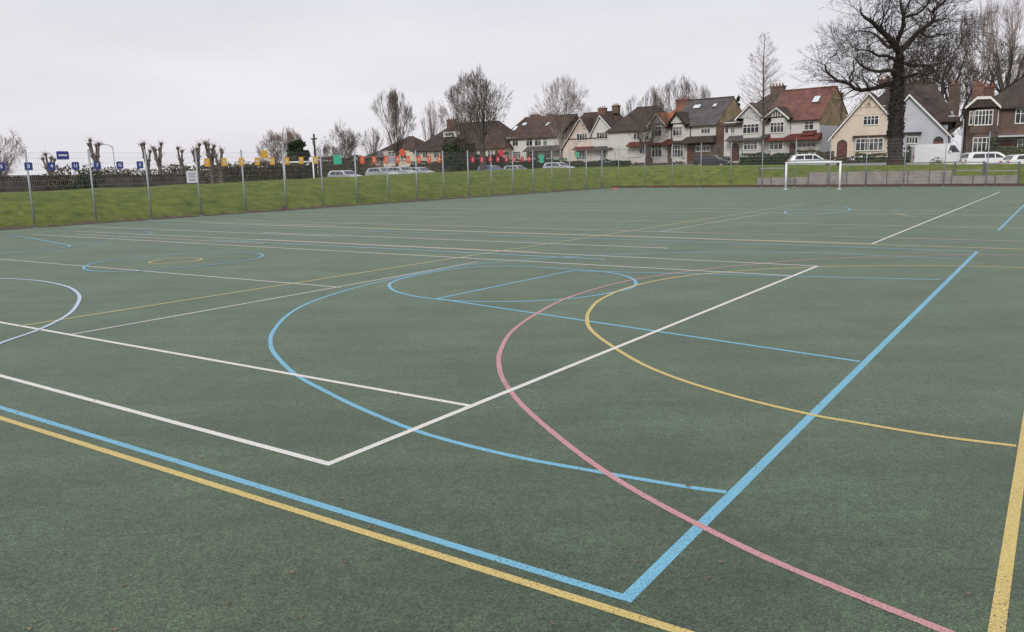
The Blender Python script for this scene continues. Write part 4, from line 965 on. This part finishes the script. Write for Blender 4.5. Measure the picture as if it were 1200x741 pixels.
# ------------------------------------------------------------------ road and pavements
def ribbon(p,q,o0,o1,dz,name,m,n=70):
    d=(q-p).normalized();nn=Vector((d.y,-d.x));mb=MB()
    for i in range(n+1):
        c_=p.lerp(q,i/n)
        for k in range(4):
            o=o0+(o1-o0)*k/3;a=c_+nn*o;mb.v.append((a.x,a.y,terr(a.x,a.y)+dz))
    for i in range(n):
        for k in range(3):mb.f.append((4*i+k,4*i+4+k,4*i+5+k,4*i+1+k))
    tag(mb.build(name,m),kind='structure')
RP,RQ=Vector((-32,150)),Vector((75,50))
rd=(RQ-RP).normalized();rn=Vector((rd.y,-rd.x))   # towards the court
ribbon(RP,RQ,3,9,.03,'road',M['road']);ribbon(RP,RQ,9.01,11,.14,'pavement',M['pave']);ribbon(RP,RQ,1,2.99,.14,'pavement',M['pave'])
# ------------------------------------------------------------------ cars
def car(x,Y,rz,L,H,m,label,kind='hatch',z=None,group='cars parked along the road'):
    b=at(x,192,Y);zz=terr(b.x,b.y)+.04 if z is None else z
    t=thing('parked_car' if kind!='van' else 'parked_van',label,'car' if kind!='van' else 'van',(b.x,b.y,zz),rz,group if kind!='van' else None)
    s=L/4.2;hs=H/1.48
    prof={'hatch':[(-2.1,.35),(-2.08,.75),(-1.95,.95),(-1.65,1.38),(-1.3,1.46),(.1,1.48),(.35,1.42),(1.05,.98),(1.85,.85),(2.08,.68),(2.1,.35)],
          'estate':[(-2.1,.35),(-2.1,.8),(-2.02,1.0),(-1.85,1.42),(-1.6,1.50),(.2,1.50),(.42,1.44),(1.0,1.02),(1.85,.90),(2.08,.72),(2.1,.35)],
          'van':[(-2.1,.3),(-2.1,1.35),(-2.04,1.46),(.9,1.48),(1.15,1.42),(1.65,.95),(1.98,.82),(2.1,.6),(2.1,.3)]}[kind]
    wb=.86
    body=MB();n=len(prof)
    rows=[]
    for yy,ins in ((-wb,0.0),(-wb+.0,0.0),(wb,0),(wb,0)):pass
    def yw(z):  # cabin tumblehome
        return wb if z<.98 else wb-(z-.98)*(.34 if kind!='van' else .1)
    vs=[];
    for (xx,z) in prof:vs.append((xx*s,-yw(z),z*hs))
    for (xx,z) in prof:vs.append((xx*s,yw(z),z*hs))
    fs=[(i,i+1,n+i+1,n+i) for i in range(n-1)]+[(0,n,2*n-1,n-1)]
    # sides split at belt line for convex-ish ngons
    fs+=[tuple(range(n)),tuple(range(2*n-1,n-1,-1))]
    body.add(vs,fs);bo=body.build('body',M[m],t)
    if kind=='van':gl=[[(.55,1.0),(.72,1.38),(1.08,1.36),(1.48,1.0)]]
    else:
        r0=-1.6 if kind=='hatch' else -1.78
        gl=[[(r0+.1,1.03),(r0+.3,1.36),(-.72,1.38),(-.72,1.03)],[(-.64,1.03),(-.64,1.38),(.02,1.38),(.02,1.03)],[(.10,1.03),(.10,1.38),(.25,1.34),(.75,1.03)]]
    for sd in (-1,1):
        for g_ in gl:
            mb=MB();mb.prism([(a*s,sd*(yw(c_)+.004),c_*hs) for a,c_ in g_],(0,sd*.01,0));mb.build('side_window',M['carglass'],t)
    def across(i0,i1,f0,f1,name,m2,w=.9,o=.012):
        a,b_=prof[i0],prof[i1];p=(a[0]+(b_[0]-a[0])*f0,a[1]+(b_[1]-a[1])*f0);q=(a[0]+(b_[0]-a[0])*f1,a[1]+(b_[1]-a[1])*f1)
        d=Vector((q[0]-p[0],q[1]-p[1])).normalized();nn=Vector((-d.y,d.x))
        mb=MB();vs=[(p[0]*s+nn.x*o,-yw(p[1])*w,p[1]*hs+nn.y*o),(p[0]*s+nn.x*o,yw(p[1])*w,p[1]*hs+nn.y*o),(q[0]*s+nn.x*o,yw(q[1])*w,q[1]*hs+nn.y*o),(q[0]*s+nn.x*o,-yw(q[1])*w,q[1]*hs+nn.y*o)]
        mb.add(vs,[(0,1,2,3)]);mb.build(name,m2,t)
    if kind=='van':across(4,5,.1,.9,'windscreen',M['carglass'])
    else:across(6,7,.08,.92,'windscreen',M['carglass']);across(2,3,.15,.9,'rear_window',M['carglass'])
    for wx in (-1.3,1.32):
        for sd in (-1,1):
            mb=MB();mb.tube([(wx*s,sd*(wb-.2),.31),(wx*s,sd*(wb+.015),.31)],.31,16);w_=mb.build('wheel',M['tyre'],t)
            mb=MB();mb.tube([(wx*s,sd*(wb+.016),.31),(wx*s,sd*(wb+.03),.31)],.2,12);mb.build('rim',M['rim'],w_)
    for sd in (-1,1):
        mb=MB();mb.box(1.96*s,sd*.62-.17,.60*hs,2.115*s,sd*.62+.17,.72*hs);mb.build('headlight',M['lamp'],t)
        mb=MB();mb.box(-2.115*s,sd*.68-.12,.70*hs,-2.03*s,sd*.68+.12,.92*hs);mb.build('tail_light',M['lampred'],t)
        mb=MB();mb.box(.62*s,sd*(wb+.02)-.09*(1 if sd<0 else 0),.98*hs,.78*s,sd*(wb+.02)+.09*(1 if sd>0 else 0),1.1*hs);mb.build('wing_mirror',bo.data.materials[0],t)
    mb=MB();mb.box(-2.13*s,-.25,.5*hs,-2.105*s,.25,.6*hs);mb.build('number_plate',M['s_yellow'],t)
    return t
ph=math.atan2(rd.y,rd.x)
car(950,78,-.2,4.3,1.55,'car_silver','silver hatchback seen over the crossbar of the white goal',z=.75)
car(1160,74,-.12,4.7,1.62,'car_white','white estate car in front of the brick house','estate')
car(1208,72,-.12,4.4,1.4,'car_white','white car cut off by the right edge of the photo')
car(1098,76,-.15,4.5,2.5,'car_white','white van beside the great oak before the grey gabled house','van')
car(1016,82,-.4,4.2,1.4,'car_blue','blue grey car under the cream bay window left of the great oak')
for i,(x,Y,m,l,ry) in enumerate(((404,90,'car_silver','silver car between the turquoise sign and the first orange plate',200),(447,98,'car_silver','pale silver car below the third orange plate',196.5),(470,102,'car_silver','silver car below the large orange sign',195.5),(492,106,'car_silver','pale silver car below the middle of the orange row',196),(577,110,'car_blue','blue grey car below the red plates',194),(606,112,'car_silver','silver car below the last red plates',194),(655,108,'car_silver','silver car near the small turquoise plates',190.5),(836,90,'car_black','black car in front of the slate roofed pair',182))):
    car(x,Y,ph+.1,4.0,1.45,m,l,'hatch' if i%2 else 'estate',z=at(x,ry,Y).z-1.45)
# ------------------------------------------------------------------ hedges, walls, poles
def hd(x0,x1,Y0,Y1,th,h,m,l,**k):hedge(at(x0,190,Y0),at(x1,190,Y1),th,h,m,l,**k)
hd(866,925,93,88,1.2,1.75,M['leafdark'],'dark clipped hedge in front of the red roofed pair')
hd(926,970,87,83,1.0,1.9,M['leafbrown'],'brownish hedge right of the dark clipped hedge')
hd(969,1000,80,78,1.0,1.2,M['leafbrown'],'low brown hedge before the cream porch')
hd(1001,1038,79,77.5,.8,1.5,M['leafmid'],'green window hedge below the cream bay window')
hd(1058,1075,77,76,.9,2.0,M['leafmid'],'yellow green hedge between the oak and the white van')
hd(1170,1230,76,74,1.0,1.9,M['leafmid'],'green hedge behind the white cars at the right edge')
hd(812,850,101,97,1,1.6,M['leafdark'],'dark hedge in front of the slate roofed pair')
hd(740,800,108,102,.8,1.0,M['leafbrown'],'low brown hedge below the orange roofed house')
hd(660,735,118,110,1,1.5,M['leafdark'],'dark garden hedge below the twin gables')
hd(590,658,130,122,1,1.9,M['leafdark'],'dark hedge below the long brown roof')
hd(520,546,118,115,2.0,4.6,M['leafbrown'],'tall square brown hedge between the orange and red rows')
hd(546,590,118,113,1.2,2.6,M['leafdark'],'dark hedge behind the red plates')
hd(480,520,132,128,1.2,2.0,M['leafbrown'],'brown hedge below the brown hipped roof')
hd(422,480,140,134,1.2,1.4,M['leafbrown'],'low brown hedge in front of the bungalow')
hd(372,424,112,106,1.4,2.6,M['leafbrown'],'ragged brown hedge behind the turquoise sign')
hd(236,372,66,78,1.4,1.9,M['leafbrown'],'long ragged brown hedge beyond the yellow plates',s=.13,dens=45)
b=at(533,195,112);bush(onterr(b),3.4,3,at(533,164,112).z-terr(b.x,b.y),2600,.16,M['leafdark'],'rounded dark green bush rising over the tall brown hedge')
b=at(80,206,46);bush(onterr(b),2.6,2.4,2.9,2600,.10,M['leafbrown'],'brown scrubby bush behind the dark fence below the wide blue sign')
b=at(102,206,44);bush(onterr(b),1.4,1.4,2.7,1200,.10,M['leafdark'],'small dark bush behind the second fence post from the left')
b=at(1099,192,66);bush(onterr(b),1.7,1.2,1.5,260,.07,M['leafbrown'],'small bare shrub in front of the white van')
for i,(x,Y,w,h_) in enumerate(((270,90,6,3.0),(300,120,8,4),(200,80,6,2.6),(140,90,8,2.6),(36,80,6,2.5))):
    b=at(x,206,Y);bush(onterr(b),w,3,h_*.8,1500,.14,M['leafbrown'],['brown thicket behind the first yellow plates','brown thicket behind the dark flat roofed building','brown thicket behind the slim column pollard','brown thicket behind the fifth blue plate','brown thicket by the leftmost bare tree'][i],name='thicket')
# dark close boarded fence beyond the left bank
def boardfence(x0,x1,Y0,Y1,yt0,yt1,label):
    p,q=at(x0,205,Y0),at(x1,205,Y1);zt0,zt1=at(x0,yt0,Y0).z,at(x1,yt1,Y1).z;d=q-p;L=math.hypot(d.x,d.y);t=thing('board_fence',label,'fence',(p.x,p.y,0),math.atan2(d.y,d.x))
    n=max(1,round(L/2.4));
    for i in range(n):
        a,b_=i*L/n,(i+1)*L/n;z0=zt0+(zt1-zt0)*i/n;zb=min(terr(*(p.lerp(q,i/n)).xy),terr(*(p.lerp(q,(i+1)/n)).xy))-.1;mb=MB()
        k=a+.06
        while k<b_-.06:
            mb.box(k,random.uniform(-.012,0),zb,k+.11,.02,z0-.06+random.uniform(-.015,.015));k+=.118
        mb.build('board_panel',M['fencewood'],t);mb=MB();mb.box(a-.05,-.06,zb,a+.05,.06,z0);mb.build('post',M['fencewood'],t)
        mb=MB();mb.box(a+.05,-.05,z0-.05,b_-.05,.05,z0-.01);mb.build('cap_rail',M['fencewood'],t)
boardfence(-60,241,44,54,206,204.5,'long dark close boarded fence along the top of the left grass bank')
# white items against it
for i,(x,y,w,hh,l) in enumerate(((25,221,.22,.30,'small pale bag lying against the dark fence near the left edge'),(45,216,.16,.22,'tiny pale bag beside the first fence post'),(115,217,.26,.22,'pale bag by the dark fence at the second post'))):
    p=at(x,y,41);mb=MB();n=10
    prof=[(.7,-.25),(1,.1),(.9,.45),(.5,.8),(.15,.95),(.25,1.1)]
    for r_,z in prof:
        for k in range(n):mb.v.append((w/2*r_*math.cos(k*6.283/n)*(1+.12*math.sin(k*3)),w/2*r_*math.sin(k*6.283/n),hh*z))
    for a in range(len(prof)-1):
        for k in range(n):mb.f.append((a*n+k,a*n+(k+1)%n,(a+1)*n+(k+1)%n,(a+1)*n+k))
    mb.f.append(tuple(range(n)));mb.f.append(tuple(5*n+k for k in range(n)))
    o=mb.build('plastic_bag',M['render'],None,True);o.location=(p.x,p.y,terr(p.x,p.y)+.02);tag(o,l,'bag')
# garden walls
def gwall(x0,x1,Y0,Y1,h,m,label,cap='pave'):
    p,q=onterr(at(x0,190,Y0)),onterr(at(x1,190,Y1));d=q-p;L=math.hypot(d.x,d.y);t=thing('garden_wall',label,'wall',p,math.atan2(d.y,d.x))
    mb=MB();mb.box(0,0,-.4,L,.22,h);mb.build('wall',M[m],t);mb=MB();mb.box(-.03,-.03,h,L+.03,.25,h+.07);mb.build('coping',M[cap],t)
gwall(985,1046,77,75.2,.75,'greyrender','low blue grey garden wall in front of the cream house')
gwall(1062,1128,74.5,73,.8,'render','low white garden wall behind the white van')
gwall(1128,1200,73.5,71.8,.6,'brownbrick','low brick garden wall behind the white estate car')
gwall(745,812,104,98,.8,'brownbrick','low brick garden wall before the orange roofed house')
gwall(846,866,98,96,.9,'brownbrick','short brick garden wall before the porch of the red roofed pair')
# poles
def pole(x,ytop,Y,r,label,m='timberdark',lamp=False,name='telegraph_pole'):
    b=onterr(at(x,200,Y));H=at(x,ytop,Y).z-b.z;t=thing(name,label,'pole' if not lamp else 'street lamp',b)
    mb=MB();mb.tube([(0,0,-.2),(0,0,H)],[r,r*.7],8);mb.build('pole',M[m],t,True)
    if lamp:
        mb=MB();mb.tube([(0,0,H),(-.3,0,H+.22),(-.9,0,H+.3)],.04,6);mb.build('arm',M[m],t,True);mb=MB();mb.box(-1.35,-.12,H+.24,-.85,.12,H+.36);mb.build('lamp_head',M['greyrender'],t)
    else:
        mb=MB();mb.box(-.9 if lamp is None else -.28,-.05,H-.5,.28,.05,H-.38);mb.build('cross_arm',M[m],t)
        mb=MB();mb.tube([(0,-.2,H-1.0),(0,-.2,H-.5)],[.12,.12],8);mb.build('insulator',M['darksteel'],t)
pole(370.5,157,76,.12,'dark wooden telegraph pole right of the rounded evergreen')
pole(135,173,70,.05,'thin grey street lamp between the fifth and sixth blue plates','steel',True,'street_lamp')
pole(1125,140,74,.07,'grey street lamp column right of the white van','steel',True,'street_lamp')
# ------------------------------------------------------------------ sky, sun
w=bpy.data.worlds.new('World');scene.world=w;w.use_nodes=True;n=w.node_tree;bg=n.nodes['Background'];out=n.nodes['World Output']
SE,SR=R(38),R(200)
sk=n.nodes.new('ShaderNodeTexSky');sk.sky_type='NISHITA';sk.sun_disc=False;sk.sun_elevation=SE;sk.sun_rotation=SR;sk.dust_density=3
n.links.new(sk.outputs[0],bg.inputs[0]);bg.inputs[1].default_value=.09
tc=n.nodes.new('ShaderNodeTexCoord');sp=n.nodes.new('ShaderNodeSeparateXYZ');n.links.new(tc.outputs['Generated'],sp.inputs[0])
mp=n.nodes.new('ShaderNodeMapping');mp.inputs['Scale'].default_value=(1.2,1.2,6);n.links.new(tc.outputs['Generated'],mp.inputs[0])
no=n.nodes.new('ShaderNodeTexNoise');no.inputs['Scale'].default_value=1.6;no.inputs['Detail'].default_value=6;no.inputs['Roughness'].default_value=.55;n.links.new(mp.outputs[0],no.inputs['Vector'])
cr_=n.nodes.new('ShaderNodeValToRGB');cr_.color_ramp.elements[0].position=.3;cr_.color_ramp.elements[1].position=.72
cr_.color_ramp.elements[0].color=(*srgb((207,207,217)),1);cr_.color_ramp.elements[1].color=(*srgb((240,238,242)),1)
n.links.new(no.outputs['Fac'],cr_.inputs['Fac'])
hr=n.nodes.new('ShaderNodeValToRGB');hr.color_ramp.elements[0].position=0;hr.color_ramp.elements[1].position=.22
hr.color_ramp.elements[0].color=(*srgb((236,232,233)),1);hr.color_ramp.elements[1].color=(*srgb((223,223,231)),1)
n.links.new(sp.outputs['Z'],hr.inputs['Fac'])
mx=n.nodes.new('ShaderNodeMix');mx.data_type='RGBA';mx.inputs[0].default_value=.5;n.links.new(hr.outputs[0],mx.inputs[6]);n.links.new(cr_.outputs[0],mx.inputs[7])
b2=n.nodes.new('ShaderNodeBackground');n.links.new(mx.outputs[2],b2.inputs[0]);b2.inputs[1].default_value=1.09
ms=n.nodes.new('ShaderNodeMixShader');ms.inputs[0].default_value=.93;n.links.new(bg.outputs[0],ms.inputs[1]);n.links.new(b2.outputs[0],ms.inputs[2]);n.links.new(ms.outputs[0],out.inputs[0])
sl=bpy.data.lights.new('sun','SUN');sl.energy=2.0;sl.angle=R(25);sl.color=(1,.97,.93);so=bpy.data.objects.new('sun',sl);COL.objects.link(so)
sd=Vector((math.cos(SE)*math.sin(R(200)),math.cos(SE)*math.cos(R(200)),math.sin(SE)))
so.rotation_euler=sd.to_track_quat('Z','Y').to_euler()
scene.view_settings.view_transform='Standard';scene.view_settings.look='None';scene.view_settings.exposure=0;scene.view_settings.gamma=1
scene.render.engine='CYCLES'
